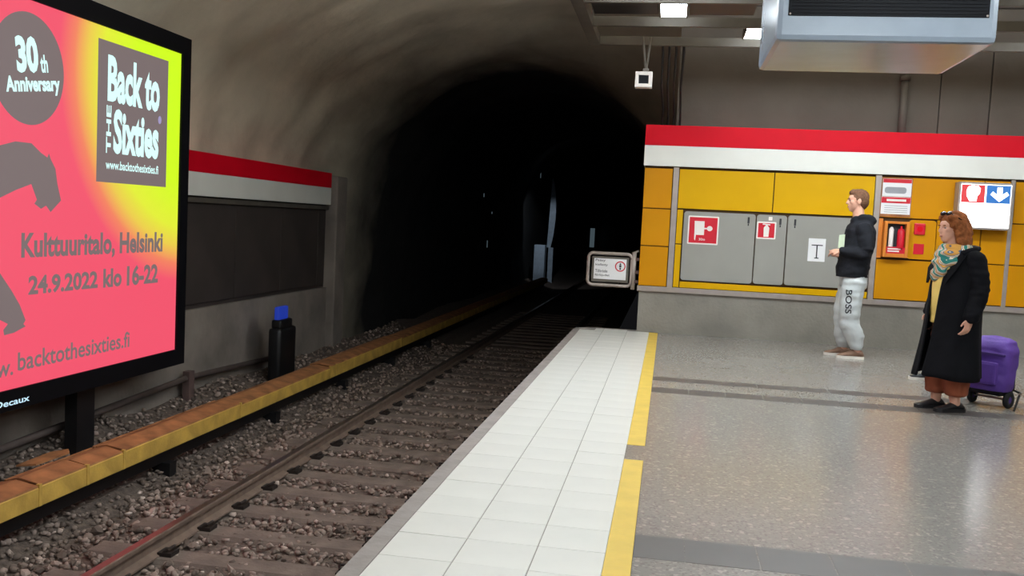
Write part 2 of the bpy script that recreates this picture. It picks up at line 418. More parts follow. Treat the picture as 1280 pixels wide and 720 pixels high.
# ---- vault and tunnel lining (lofted arch, rough shotcrete)
def sm(a, b, x): t = max(0, min(1, (x-a)/(b-a))); return t*t*(3-2*t)
def section(y, n=96):
    k = sm(11.3, 16.2, y)
    L = lambda a, b: a+(b-a)*k
    xl = -5.86 + .4*sm(14.4, 15.3, y); xr = L(8.75, .10)
    xc, aa, zs, bb = (xl+xr)/2, (xr-xl)/2, L(1.95, 1.15)+.5*sm(19, 26, y), L(3.1, 2.75)
    zb = -1.45
    cx = 0.0
    if y > 40: cx = -((y-40)**2)/240.0
    pts = []
    nl = 18
    for i in range(nl): pts.append((xc-aa, zb+(zs-zb)*i/nl))
    na = n-2*nl
    for i in range(na+1):
        a = math.pi*(1-i/na); pts.append((xc+aa*math.cos(a), zs+bb*math.sin(a)))
    for i in range(nl): pts.append((xc+aa, zs+(zb-zs)*(i+1)/nl))
    return [(x+cx, z) for x, z in pts]
def loft(name, ys, mt, amp, kind_label, sc=.9):
    V = []; F = []; n = None
    for y in ys:
        s_ = section(y); n = len(s_)
        for (x, z) in s_:
            d = noise.fractal(Vector((x*sc, y*sc, z*sc)), 1.0, 2.0, 5)*amp
            c = Vector((-2.6 if y > 11 else 1.0, 0, .5)); dx, dz = x-c.x, z-c.z; l = math.hypot(dx, dz) or 1
            V.append((x+dx/l*(d+amp*.6), y, z+dz/l*(d+amp*.6)))
    for j in range(len(ys)-1):
        for i in range(n-1): F.append((j*n+i, j*n+i+1, (j+1)*n+i+1, (j+1)*n+i))
    me = mesh(V, F); o = link(name, me, mt, None, True, recentre=False)
    return tag(o, kind_label, kind='structure')
ys = [-6+.4*i for i in range(36)] + [8.4+.12*i for i in range(78)]
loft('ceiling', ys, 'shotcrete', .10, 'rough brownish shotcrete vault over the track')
ys2 = [ys[-1]] + [ys[-1]+.3*i for i in range(1, 60)] + [ys[-1]+18+1.2*i for i in range(1, 62)]
loft('wall_tunnel', ys2, 'tunnel_rock', .10, 'tunnel lining with soot and unlit darkness painted in as black')
MB().box(-6.5, 9.5, -6.2, -6, -1.6, 6).build('wall_back', 'upper_wall')['kind'] = 'structure'

# ---- track bed
bed = empty('track_bed', (-3.3, 4, -1.3)); tag(bed, 'brown ballast track bed between platform and wall', kind='structure')
def bed_z(x, y):
    z = -1.245
    if x < -4.4: z += .33*min(1, (-4.4-x)/1.1)
    z += .02*noise.noise(Vector((x*2.2, y*2.2, 3)))
    if x < -4.6: z += .10*noise.noise(Vector((x*1.2, y*.8, 9)))
    return z
V = []; F = []; xs = [-5.6+.1*i for i in range(46)]; yl = [-6+.3*i for i in range(75)]+[16.5+1.2*i for i in range(70)]
def bend(y): return -((y-40)**2)/240.0 if y > 40 else 0
for y in yl:
    for x in xs: V.append((x+bend(y), y, bed_z(x, y)-.03))
nx = len(xs)
for j in range(len(yl)-1):
    for i in range(nx-1): F.append((j*nx+i, j*nx+i+1, (j+1)*nx+i+1, (j+1)*nx+i))
obj('bed_surface', (V, F), 'bed', bed, True)
# stones: icosahedra with random facets
def ico():
    bm = bmesh.new(); bmesh.ops.create_icosphere(bm, subdivisions=1, radius=1)
    v = np.array([q.co[:] for q in bm.verts]); f = np.array([[q.index for q in p.verts] for p in bm.faces]); bm.free(); return v, f
IV, IF = ico()
def stone_verts(size):
    v = IV*np.random.uniform(.65, 1.25, (len(IV), 1))*np.array([1, np.random.uniform(.6, 1), np.random.uniform(.45, .8)])*size
    a, b, c = np.random.uniform(0, 6.28, 3)
    Rz = np.array([[math.cos(a), -math.sin(a), 0], [math.sin(a), math.cos(a), 0], [0, 0, 1]])
    Rx = np.array([[1, 0, 0], [0, math.cos(b*.2), -math.sin(b*.2)], [0, math.sin(b*.2), math.cos(b*.2)]])
    return v @ (Rz @ Rx).T
SLP = [6.13+.58*k for k in range(-12, 60)]
def in_sleeper(x, y): return -3.95 < x < -1.45 and abs(((y-6.13+.29) % .58)-.29) < .125
AV = []; AF = []; nv = 0; N = 17000
for i in range(N):
    y = 4.4 + (random.random()**1.35)*14; x = random.uniform(-5.5, -1.3)
    if in_sleeper(x, y) and random.random() < .80: continue
    sz = random.uniform(.014, .036)
    z = bed_z(x, y)-.01+random.uniform(-.012, .01)
    if -4.7 < x < -4.38 and random.random() < .3: continue
    if abs(x+3.56) < .085: continue
    AV.append(stone_verts(sz)+np.array([x, y, z])); AF.append(IF+nv); nv += len(IV)
AV = np.concatenate(AV); AF = np.concatenate(AF)
me = bpy.data.meshes.new('stones'); me.vertices.add(len(AV)); me.vertices.foreach_set('co', AV.astype(np.float32).ravel())
me.loops.add(AF.size); me.loops.foreach_set('vertex_index', AF.astype(np.int32).ravel())
me.polygons.add(len(AF)); me.polygons.foreach_set('loop_start', np.arange(0, AF.size, 3, dtype=np.int32)); me.update(calc_edges=True)
st = link('ballast', me, 'ballast', bed); st['kind'] = 'stuff'
variants = []
for k in range(10):
    mm = mesh(stone_verts(.042), [tuple(map(int, f)) for f in IF]); mm.materials.append(M['ballast']); variants.append(mm)
cnt = 0
while cnt < 290:
    y = random.uniform(4.7, 8.6); x = random.uniform(-5.2, -1.7)
    if in_sleeper(x, y) or abs(x+3.56) < .1 or -4.75 < x < -4.35: continue
    o = bpy.data.objects.new('stone', variants[cnt % 10]); C.objects.link(o); o.parent = bed
    o.location = Vector((x, y, bed_z(x, y)+.004))-WL[bed]; o.rotation_euler = (0, 0, random.uniform(0, 6)); s_ = random.uniform(.65, 1.1); o.scale = (s_, s_, s_); cnt += 1

# ================================================================== TRACK
trk = empty('railway_track', (-2.8, 6, -1.25), label='rusty railway track with concrete sleepers on brown ballast beside the platform', cat='railway track')
def rail_profile(x):
    return [(x-.07, -1.245), (x+.07, -1.245), (x+.07, -1.232), (x+.012, -1.212), (x+.010, -1.145), (x+.034, -1.135), (x+.036, -1.106), (x+.030, -1.1001), (x-.030, -1.1001), (x-.036, -1.106), (x-.034, -1.135), (x-.010, -1.145), (x-.012, -1.212), (x-.07, -1.232)]
def sweep(prof, ys_):
    V = []; F = []; n = len(prof)
    for y in ys_:
        for x, z in prof: V.append((x+bend(y), y, z))
    for j in range(len(ys_)-1):
        for i in range(n): F.append((j*n+i, j*n+(i+1) % n, (j+1)*n+(i+1) % n, (j+1)*n+i))
    F.append(tuple(range(n))); F.append(tuple(range((len(ys_)-1)*n, len(ys_)*n))[::-1]); return V, F
rys = [-6, 0, 6, 12, 20, 30]+[40+3*i for i in range(14)]
for x in (-3.56, -2.00):
    ro = obj('rail', sweep(rail_profile(x), rys), 'rail_steel', trk)
    obj('rail_head', sweep([(x-.033, -1.104), (x+.033, -1.104), (x+.029, -1.0985), (x-.029, -1.0985)], rys), 'rail_head', ro)
def sleeper_mesh():
    pr = [(-2.5/2, -.11), (2.5/2, -.11), (2.5/2, .0), (.35, -.012), (-.35, -.012), (-2.5/2, .0)]
    mb = MB()
    v = []
    for sy, ins in ((-.125, .0), (-.105, .0)): pass
    for (sy, dz) in ((-.13, -.03), (-.105, 0), (.105, 0), (.13, -.03)):
        for x, z in pr: v.append((x, sy, z+(dz if z > -.05 else 0)))
    n = len(pr); f = []
    for j in range(3):
        for i in range(n): f.append((j*n+i, j*n+(i+1) % n, (j+1)*n+(i+1) % n, (j+1)*n+i))
    f.append(tuple(range(n))[::-1]); f.append(tuple(range(3*n, 4*n)))
    me = mesh(v, f); me.materials.append(M['sleeper']); return me
SM = sleeper_mesh()
cl = MB(); cl.tube([(-.02, -.05, 0), (.03, -.045, .035), (.05, 0, .045), (.03, .045, .035), (-.02, .05, 0)], .011, 6); cl.box(-.05, .06, -.06, .06, -.02, .012, .004)
CM = mesh(*cl.out()); CM.materials.append(M['clip'])
for y in SLP:
    if y > 26: break
    o = bpy.data.objects.new('sleeper', SM); C.objects.link(o); o.parent = trk; o.location = Vector((-2.78, y, -1.232))-WL[trk]
    WL[o] = Vector((-2.78, y, -1.232))
    if 4 < y < 17:
        for cx, fl in ((-3.46, 1), (-3.66, -1), (-2.1, -1), (-1.9, 1)):
            c = bpy.data.objects.new('rail_clip', CM); C.objects.link(c); c.parent = o; c.location = Vector((cx, y, -1.222))-WL[o]
            if fl < 0: c.rotation_euler = (0, 0, math.pi)

# ---- third rail with yellow protective cover
tr = empty('third_rail', (-4.55, 8, -1.2), label='third rail under a weathered yellow and orange protective cover beside the far rail', cat='third rail')
obj('conductor_rail', sweep([(-4.64, -1.12), (-4.56, -1.12), (-4.57, -1.0), (-4.63, -1.0)], [-6, 6, 14, 35]), 'black_metal', tr)  # black colour paints in the shade under the cover
segs = [-1.0, 2.0, 4.6, 6.05, 6.62, 7.12, 9.3, 12.0, 12.22, 15.4, 18.6, 22, 26, 30.5, 35]
tops = {}
for i in range(len(segs)-1):
    a, b = segs[i]+.012, segs[i+1]-.012
    dz = random.uniform(-.012, .012)
    prof = [(-4.45, -.955), (-4.435, -.955), (-4.435, -.815+dz), (-4.45, -.80+dz)]
    ft = obj('cover_front', sweep(prof, [a, b]), 'cover_yellow', tr)
    w0 = random.uniform(-.02, .02)
    prof = [(-4.452, -.80+dz), (-4.440, -.812+dz), (-4.445, -.795+dz), (-4.62-w0, -.765+dz), (-4.72-w0, -.79+dz), (-4.72-w0, -.80+dz), (-4.62-w0, -.782+dz)]
    obj('cover_top', sweep(prof, [a, b]), 'cover_orange', tr)
    MB().box(-4.74, -4.725, a, b, -.93, -.79+dz).build('cover_back', 'cover_orange', tr)
for y in (4.63, 6.05, 6.62, 7.12, 9.3, 12.0, 12.22, 15.4):
    MB().box(-4.46, -4.431, y-.016, y+.016, -.955, -.79).build('joint_strap', 'cover_yellow', tr)
for y in (3.2, 5.6, 8.0, 10.4, 12.8, 15.2, 17.6):
    sp = MB(); sp.box(-4.66, -4.48, y-.06, y+.06, -1.26, -1.12); sp.box(-4.70, -4.66, y-.035, y+.035, -1.26, -.8); sp.box(-4.68, -4.5, y-.02, y+.02, -.84, -.81); sp.build('support_bracket', 'black_metal', tr)
lb = MB().prism([(-4.92, 6.42, 0), (-4.79, 6.48, 0), (-4.78, 6.88, 0), (-4.86, 6.98, 0), (-4.94, 6.86, 0)], (0, 0, -.80), (0, 0, -.785)).build('cover_board', 'cover_orange')
for v in lb.data.vertices: v.co.z += .05*(v.co.x)
tag(lb, 'loose piece of orange cover board lying behind the third rail', 'board')
# its support: a short timber chock so that the loose board rests on ballast
# ---- hand pipe on posts along the wall
pr = empty('guard_pipe', (-5.3, 9.7, -.9), label='brown horizontal pipe on short posts running along the concrete wall', cat='pipe rail')
PX_ = -5.43; pq = [on_x(0, 562, PX_), on_x(235, 472, PX_), on_x(345, 446, PX_)]
MB().tube([(PX_, 1, pq[0].z), tuple(pq[0]), tuple(pq[1]), tuple(pq[2])], .035, 10).build('pipe', 'pipe', pr, True)
for y, mt in ((pq[1].y, 'rust_post'), (5.2, 'rust_post'), (2.5, 'rust_post')):
    MB().box(PX_-.035, PX_+.05, y-.06, y+.06, -1.15, pq[1].z+.08, .006).build('post', mt, pr)
# ---- blue lamp on black cabinet
bp = empty('signal_box', (-5.15, 12.0, -.85), label='black trackside cabinet topped by a small blue lamp', cat='signal')
MB().box(-5.16, -4.98, 11.55, 12.1, -1.0, -.27, .05).build('cabinet', 'black_metal', bp, True)
MB().box(-5.14, -5.0, 11.6, 12.0, -.28, -.16, .03).build('hood', 'black_metal', bp, True)
MB().box(-5.11, -5.04, 11.62, 11.93, -.17, .01, .02).build('lamp', 'blue_lamp', bp)

# ================================================================== BILLBOARD
BX = -5.0
def B(px, py): p = on_x(px, py, BX); return p.y, p.z
sy1, sz1 = B(228, 68); sy1 = (B(228, 68)[0]+B(217, 437)[0])/2
sz0 = B(217, 437)[1]; sy0 = sy1-4.3
bb = empty('billboard', (BX-.12, (sy0+sy1)/2, -.75), label='large lit red and yellow advertising screen in a black frame beyond the track', cat='billboard')
fr = MB()
oy0, oy1, oz0, oz1 = sy0-.17, sy1+.165, sz0-.165, sz1+.175
fr.box(BX-.26, BX-.02, oy0, oy1, oz0, oz1, .01)
for a in ((oy0, sy0, oz0, oz1), (sy1, oy1, oz0, oz1), (sy0, sy1, oz0, sz0), (sy0, sy1, sz1, oz1)): fr.box(BX-.05, BX+.02, *a)
fr.build('frame', 'black_plastic', bb)
for y in (7.64, 5.2):
    MB().box(BX-.27, BX-.15, y-.13, y+.13, -1.15, oz0+.02).build('leg', 'black_metal', bb)
# the lit sheet: red with a yellow-green glow printed on its right side
mt = bpy.data.materials.new('ad_print'); mt.use_nodes = True; M['ad_print'] = mt
nt = mt.node_tree; b = nt.nodes['Principled BSDF']; b.inputs['Base Color'].default_value = (.02, .02, .02, 1)
tc = nt.nodes.new('ShaderNodeTexCoord'); mp = nt.nodes.new('ShaderNodeMapping'); mp.vector_type = 'POINT'
cy, cz = (sy0+sy1)/2, (sz0+sz1)/2
gy, gz = B(240, 118)
ryr = gy-B(74, 80)[0]; rzr = gz-B(217, 352)[1]
mp.inputs['Location'].default_value = (0, -(gy-cy)/ryr, -(gz-cz)/rzr); mp.inputs['Scale'].default_value = (0, 1/ryr, 1/rzr)
ln = nt.nodes.new('ShaderNodeVectorMath'); ln.operation = 'LENGTH'
nt.links.new(tc.outputs['Object'], mp.inputs['Vector']); nt.links.new(mp.outputs[0], ln.inputs[0])
rp = nt.nodes.new('ShaderNodeValToRGB'); cr = rp.color_ramp
ramp(cr, ((.0, (206, 255, 20)), (.5, (210, 252, 22)), (.72, (226, 238, 50)), (.82, (236, 205, 72)), (.91, (243, 130, 94)), (1.0, (243, 82, 108))))
nt.links.new(ln.outputs['Value'], rp.inputs['Fac']); nt.links.new(rp.outputs['Color'], b.inputs['Emission Color']); b.inputs['Emission Strength'].default_value = 1.0
scr = MB().box(BX-.03, BX, sy0, sy1, sz0, sz1).build('screen', 'ad_print', bb)
def flat(name, pts, mt, off):
    return MB().prism([(0, y, z) for y, z in pts], (BX+off, 0, 0), (BX+off+.001, 0, 0)).build(name, mt, scr)
dt, db = B(35, 15), B(42, 157); R_ = (dt[1]-db[1])/2; dc = (B(79.5, 93)[0]-R_*.98, (dt[1]+db[1])/2)
flat('disc', [(dc[0]+R_*.98*math.cos(2*math.pi*k/64), dc[1]+R_*math.sin(2*math.pi*k/64)) for k in range(64)], 'ad_grey', .001)
def quad(px): return [B(*p) for p in px]
a, c = B(123, 48), B(207, 234)
flat('title_block', [(a[0], c[1]), (c[0], c[1]), (c[0], (B(209, 76)[1])), (a[0], B(209, 76)[1])], 'ad_grey', .001)
def ad_tilt(s, x0, x1, yt, yb, mt, bold, deg=8.5):
    c = B((x0+x1)/2, (yt+yb)/2); w = B(x1, yt)[0]-B(x0, yt)[0]; h = B((x0+x1)/2, yt)[1]-B((x0+x1)/2, yb)[1]
    a = math.radians(deg); ux = Vector((0, math.cos(a), math.sin(a))); uy = Vector((0, -math.sin(a), math.cos(a)))
    return text_fit('lettering', s, mt, scr, Vector((BX+.003, c[0], c[1]))-ux*w/2-uy*h/2, ux, uy, w, h, bold, 0)
def ad(s, lb, rt, mt='ad_grey', bold=0, rot=False, name='lettering'):
    (ya, za), (yb, zb) = B(*lb), B(*rt)
    return text_fit(name, s, mt, scr, (BX+.003, ya, za), EY, EZ, yb-ya, zb-za, bold, 0, rot)
ad_tilt('30', 19.5, 47.5, 45, 91, 'ad_white', .05); ad_tilt('th', 50, 59.3, 68.5, 91, 'ad_white', .03); ad_tilt('Anniversary', 8, 76.3, 95, 120, 'ad_white', .04)
ad('Back to', (134, 126.5), (200, 88), 'ad_white', .04); ad('Sixties', (141, 192), (198.5, 147.6), 'ad_white', .04)
ad('THE', (132, 191), (139, 132), 'ad_white', .03, True)
ad('www.backtothesixties.fi', (131.7, 211), (197.5, 207.5), 'ad_white', .02)
rc = B(199.5, 147.5); flat('mark', [(rc[0]+.03*math.cos(k*.63), rc[1]-.02+.04*math.sin(k*.63)) for k in range(10)], 'ad_lilac', .002)
ad('Kulttuuritalo, Helsinki', (26, 328), (203.3, 290), 'ad_grey', .035)
ad('24.9.2022', (35, 369.3), (122, 338.5), 'ad_grey', .035); ad('klo', (128.5, 360), (152, 334.5), 'ad_grey', .035); ad('16-22', (158, 357.5), (197.3, 329.3), 'ad_grey', .035)
ad('backtothesixties.fi', (21.7, 464), (161.7, 414), 'ad_grey', .015); ad('www.', (-40, 481), (16, 454), 'ad_grey', .015)
flat('animal_silhouette', quad([(0, 181.6), (19, 176.7), (39, 179), (51, 191), (59, 197), (61, 192), (63, 198.6), (69, 211), (71.5, 230), (76, 250.6), (63, 265), (57.4, 257), (51, 261), (42.8, 254.5), (46, 249.6), (39, 230), (19.4, 237.5), (0, 247), (-50, 262), (-110, 250), (-110, 200), (-60, 176)]), 'ad_grey', .001)
flat('animal_silhouette', quad([(-8, 330), (0, 342), (14.6, 364), (24.3, 381), (31.6, 400), (29, 405), (31.5, 408), (17, 416), (5, 419), (4, 412.5), (9.7, 405), (0, 400), (-30, 390), (-60, 400), (-90, 360), (-50, 325)]), 'ad_grey', .001)
(ya, za), (yb, zb) = B(-26, 519), B(34, 492.5)
text_fit('maker_lettering', 'JCDecaux', 'ad_logo', bb, (BX+.0215, ya, za), EY, EZ, yb-ya, zb-za, .02, 0)

# ================================================================== END-WALL FITTINGS
WF = WALLY-.012
def cabinet(x0, x1, z0, z1, lock_x, label, lock=True):
    t = empty('wall_cabinet', ((x0+x1)/2, WF, z0), label=label, cat='cabinet')
    wall_plate('door', rrect(x0, x1, z0, z1, .035), WALLY+.02, WF-.012, 'grey_paint', t)
    if lock:
        MB().box(lock_x-.035, lock_x+.035, WF-.0135, WF-.011, 1.365, 1.50).build('lock_plate', 'grey_paint', t)
        l = MB().box(lock_x-.012, lock_x+.012, WF-.022, WF-.012, 1.415, 1.49, .004); l.box(lock_x-.007, lock_x+.007, WF-.02, WF-.012, 1.385, 1.412); l.build('lock', 'print_dark', t)
    return t
def sign_plate(t, x0, x1, z0, z1, name='sign'):
    s = wall_plate(name, rrect(x0, x1, z0, z1, .012), WF-.011, WF-.017, 'sign_white', t)
    wall_plate('red_field', rrect(x0+.017, x1-.017, z0+.017, z1-.017, .004), WF-.016, WF-.0185, 'sign_red', s)
    return s
c1 = cabinet(.168, 1.026, .68, 1.528, .942, 'wide grey steel cabinet with a red hose reel sign')
s = sign_plate(c1, .222, .592, 1.13, 1.478)
def pict(parent, pts, name='pictogram', mt='sign_white', d=.0187): return wall_plate(name, pts, WF-.018, WF-d-.0015, mt, parent)
pict(s, [(.305, 1.245), (.42, 1.245), (.42, 1.415), (.300, 1.415)])
pict(s, [(.305, 1.19), (.318, 1.175), (.325, 1.26), (.303, 1.26)])
pict(s, [(.42, 1.318), (.455, 1.318), (.455, 1.335), (.42, 1.335)]); pict(s, [(.485+.035*math.cos(k*.628), 1.328+.032*math.sin(k*.628)) for k in range(10)])
text_fit('lettering', '30m', 'sign_white', s, (.36, WF-.0195, 1.178), EX, EZ, .075, .03, .01, .0005)
c2 = cabinet(1.040, 1.394, .685, 1.528, 1.318, 'narrow grey steel cabinet with a small red fire extinguisher sign')
s = sign_plate(c2, 1.045, 1.272, 1.235, 1.445)
pict(s, [(1.13, 1.262), (1.188, 1.262), (1.192, 1.37), (1.178, 1.392), (1.14, 1.392), (1.126, 1.37)]); pict(s, [(1.148, 1.39), (1.172, 1.39), (1.172, 1.415), (1.148, 1.415)]); pict(s, [(1.11, 1.408), (1.2, 1.402), (1.2, 1.416), (1.115, 1.424)])
wall_plate('small_square', rrect(1.178, 1.222, 1.462, 1.506, .004), WF-.011, WF-.016, 'sign_white', c2)
c3 = cabinet(1.408, 2.375, .69, 1.535, 1.49, 'wide grey steel cabinet with a white paper notice')
s = wall_plate('notice', rrect(1.663, 1.862, .995, 1.272, .006), WF-.011, WF-.0145, 'paper', c3)
for x0, x1, z0, z1 in ((1.70, 1.83, 1.185, 1.197), (1.757, 1.772, 1.04, 1.19), (1.74, 1.79, 1.03, 1.042)):
    MB().box(x0, x1, WF-.0155, WF-.0135, z0, z1).build('print', 'print_dark', s)
# notices to the right of the post
n1 = empty('notice_board', (2.62, WF, 1.6), label='white information notice with two red headings above the extinguisher case', cat='notice')
wall_plate('backing', rrect(2.452, 2.80, 1.575, 2.035, .004), WF-.001, WF-.006, 'cover_orange', n1)
p1 = wall_plate('sheet', rrect(2.465, 2.79, 1.815, 2.022, .003), WF-.005, WF-.009, 'paper', n1)
wall_plate('heading', rrect(2.467, 2.788, 1.975, 2.02, .002), WF-.008, WF-.0105, 'sign_red', p1)
pts = rrect(2.49, 2.735, 1.85, 1.925, .03); wall_plate('picture', pts, WF-.008, WF-.0105, 'print_grey', p1)
p2 = wall_plate('sheet', rrect(2.46, 2.79, 1.605, 1.81, .003), WF-.005, WF-.009, 'paper', n1)
wall_plate('heading', rrect(2.462, 2.788, 1.735, 1.805, .002), WF-.008, WF-.0105, 'sign_red', p2)
MB().box(2.52, 2.74, WF-.0115, WF-.01, 1.757, 1.783).build('heading_line', 'sign_white', p2)
for k in range(4): MB().box(2.50, 2.76, WF-.0095, WF-.0085, 1.70-k*.025, 1.706-k*.025).build('text_line', 'print_grey', p2)
# extinguisher case
ec = empty('extinguisher_case', (2.62, WF, 1.09), label='orange framed glass case holding a red extinguisher and a white canister', cat='fire extinguisher')
fx0, fx1, fz0, fz1 = 2.505, 2.785, 1.095, 1.52
e = MB()
for a in ((fx0, fx0+.035, fz0, fz1), (fx1-.035, fx1, fz0, fz1), (fx0+.035, fx1-.035, fz0, fz0+.045), (fx0+.035, fx1-.035, fz1-.03, fz1)): e.box(a[0], a[1], WF-.09, WF+.005, a[2], a[3], .004)
e.build('frame', 'case_orange', ec)
MB().box(fx0+.03, fx1-.03, WF-.012, WF+.004, fz0+.03, fz1-.03).build('back', 'print_dark', ec)
ex = MB().lathe([(.0, 0), (.04, 0), (.042, .02), (.042, .20), (.03, .23), (.012, .24), (.012, .265), (0, .265)], 16, Matrix.Translation((2.70, WF-.06, 1.20)))
ex.build('extinguisher', 'sign_red', ec, True)
MB().lathe([(.0, 0), (.026, 0), (.028, .015), (.028, .22), (.015, .25), (0, .255)], 14, Matrix.Translation((2.59, WF-.06, 1.20))).build('canister', 'sign_white', ec, True)
s = MB().box(fx0+.035, fx1-.035, WF-.088, WF-.08, fz0+.045, fz0+.125).build('label_strip', 'sign_red', ec)
MB().box(fx0+.05, fx1-.085, WF-.0895, WF-.087, fz0+.092, fz0+.108).build('label_line', 'sign_white', s); MB().box(fx0+.05, fx1-.1, WF-.0895, WF-.087, fz0+.065, fz0+.08).build('label_line', 'sign_white', s)
MB().box(2.452, 2.50, WF-.012, WF+.02, 1.08, 1.55, .003).build('side_strip', 'case_orange', ec)
# alarm door
al = empty('alarm_panel', (2.95, WF, 1.08), label='yellow alarm door with two red square buttons beside the extinguisher case', cat='alarm')
wall_plate('door', rrect(2.797, 3.10, 1.085, 1.548, .04), WALLY+.02, WF-.012, 'amber', al)
k1 = MB().box(2.85, 2.975, WF-.035, WF-.011, 1.375, 1.51, .012).build('button_box', 'sign_red', al)
wall_plate('button', [(2.912+.035*math.cos(k*.4), 1.442+.035*math.sin(k*.4)) for k in range(16)], WF-.034, WF-.042, 'red', k1)
wall_plate('label_plate', rrect(2.862, 2.978, 1.145, 1.268, .006), WF-.011, WF-.016, 'sign_red', al)
# lit sign
ls = empty('lit_sign', (3.57, WF, 1.47), label='glowing white sign box with a red fist square and a blue arrow square', cat='sign')
x0, x1, z0, z1 = 3.272, 3.862, 1.47, 2.01
ly = WF-.16
MB().box(x0, x1, ly+.01, WF+.002, z0, z1, .008).build('housing', 'aluminium', ls)
e = MB()
for a in ((x0, x0+.022, z0, z1), (x1-.022, x1, z0, z1), (x0+.022, x1-.022, z0, z0+.022), (x0+.022, x1-.022, z1-.022, z1)): e.box(a[0], a[1], ly-.012, ly+.015, a[2], a[3], .003)
e.build('bezel', 'aluminium', ls)
fc = MB().box(x0+.022, x1-.022, ly-.004, ly+.01, z0+.022, z1-.022).build('lit_face', 'sign_glow_white', ls)
zm = 1.775
MB().box(x0+.03, (x0+x1)/2-.012, ly-.006, ly-.003, zm, z1-.03).build('red_square', 'sign_glow_red', fc)
MB().box((x0+x1)/2+.006, x1-.03, ly-.006, ly-.003, zm, z1-.03).build('blue_square', 'sign_glow_blue', fc)
cx, cz_ = 3.715, 1.88
MB().prism([(cx+a, 0, cz_+b_) for a, b_ in ((-.028, .08), (.028, .08), (.028, -.005), (.075, .03), (.1, -.005), (0, -.085), (-.1, -.005), (-.075, .03), (-.028, -.005))], (0, ly-.0075, 0), (0, ly-.005, 0)).build('arrow', 'sign_glow_white', fc)
cx = 3.43
MB().prism([(cx+a, 0, cz_+b_) for a, b_ in ((-.035, -.09), (.04, -.09), (.045, -.03), (.07, .0), (.075, .06), (.045, .09), (.02, .085), (-.005, .1), (-.035, .085), (-.06, .075), (-.075, .03), (-.07, -.03))], (0, ly-.0075, 0), (0, ly-.005, 0)).build('fist', 'sign_glow_white', fc)
# ---- gate sign on the platform end
g = empty('gate_sign', (-.36, WALLY+.06, .5), label='framed no entry sign gate sticking out from the yellow wall end', cat='sign')
gx0, gx1, gz0, gz1, gy = -.985, -.44, .555, .955, WALLY+.05
loop = rrect(gx0, gx1, gz0, gz1, .06, 5); loop.append(loop[0])
MB().tube([(x, gy, z) for x, z in loop], .022, 8, ref=(0, 1, 0)).build('tube_frame', 'aluminium', g, True)
pl = MB().box(gx0+.045, gx1-.035, gy-.01, gy+.01, gz0+.04, gz1-.04, .004).build('backing', 'steel', g)
sp = MB().box(gx0+.075, gx1-.065, gy-.016, gy-.008, gz0+.075, gz1-.065, .002).build('sign_sheet', 'paper', g)
def gt(s, x, z, w): return text_fit('lettering', s, 'print_dark', sp, (x, gy-.0165, z), EX, EZ, w, .036, .01, .0004)
gt('Pääsy', -.893, .845, .125); gt('kielletty', -.893, .79, .155); gt('Tillträde', -.893, .715, .155); gt('förbjudet', -.893, .66, .185)
ring = []
rg = MB(); cxr, czr, n = -.58, .80, 28
rv = []
for r_ in (.066, .052):
    for k in range(n): a = 2*math.pi*k/n; rv.append((cxr+r_*math.cos(a), gy-.0168, czr+r_*math.sin(a)))
rg.add(rv, [(k, (k+1) % n, n+(k+1) % n, n+k) for k in range(n)]); rg.build('red_ring', 'sign_red', sp)
pm = MB(); pm.ell((cxr, gy-.0168, czr+.03), (.011, .0008, .011), 10, 6); pm.box(cxr-.013, cxr+.013, gy-.0172, gy-.0164, czr-.012, czr+.018); pm.box(cxr-.009, cxr+.009, gy-.0172, gy-.0164, czr-.042, czr-.016); pm.build('pictogram', 'print_dark', sp)
MB().tube([(-.415, gy, .52), (-.415, gy, .99)], .03, 12).build('post', 'aluminium', g, True)
MB().tube([(-.44, gy, .97), (-.36, gy, 1.005)], .014, 8, ref=(0, 1, 0)).build('brace', 'aluminium', g, True)
for z in (.62, .74, .9): MB().box(-.40, -.345, gy-.02, gy+.02, z-.02, z+.02, .004).build('hinge', 'rust_post', g)

# ================================================================== OVERHEAD
fx = empty('lighting_frame', (.6, 9, 3.2), label='grey steel ladder frame carrying the lamps above the platform', cat='frame')
FZ0, FZ1 = 3.2, 3.29
MB().box(-.95, -.84, -5, 10.03, FZ0, FZ1, .004).build('side_beam', 'steel', fx)
MB().box(5.0, 5.11, -5, 10.03, FZ0, FZ1, .004).build('side_beam', 'steel', fx)
yb = 10.0
while yb > -5:
    MB().box(-.84, 5.0, yb-.05, yb, FZ0, FZ1, .004).build('cross_beam', 'steel', fx); yb -= .93
for y in (9.6, 5.9, 2.2, -1.5):
    for x in (-.895, 5.05): MB().tube([(x, y, FZ1), (x, y, 5.3)], .012, 6).build('hanger_rod', 'steel', fx)
def lamp(x0, x1, y, label, w=.20, z=3.20, h=.07):
    t = empty('ceiling_lamp', ((x0+x1)/2, y, z), label=label, cat='lamp', group='ceiling lamps')
    MB().box(x0+.02, x1-.02, y-.04, y+.04, z+h, z+h+.05, .006).build('spine', 'steel', t)
    MB().box(x0, x1, y-w/2, y+w/2, z, z+h, .01).build('diffuser', 'lamp_white', t)
    for x in (x0, x1): MB().box(x-.008, x+.008, y-w/2-.006, y+w/2+.006, z-.006, z+h+.006, .003).build('end_cap', 'steel', t)
    return t
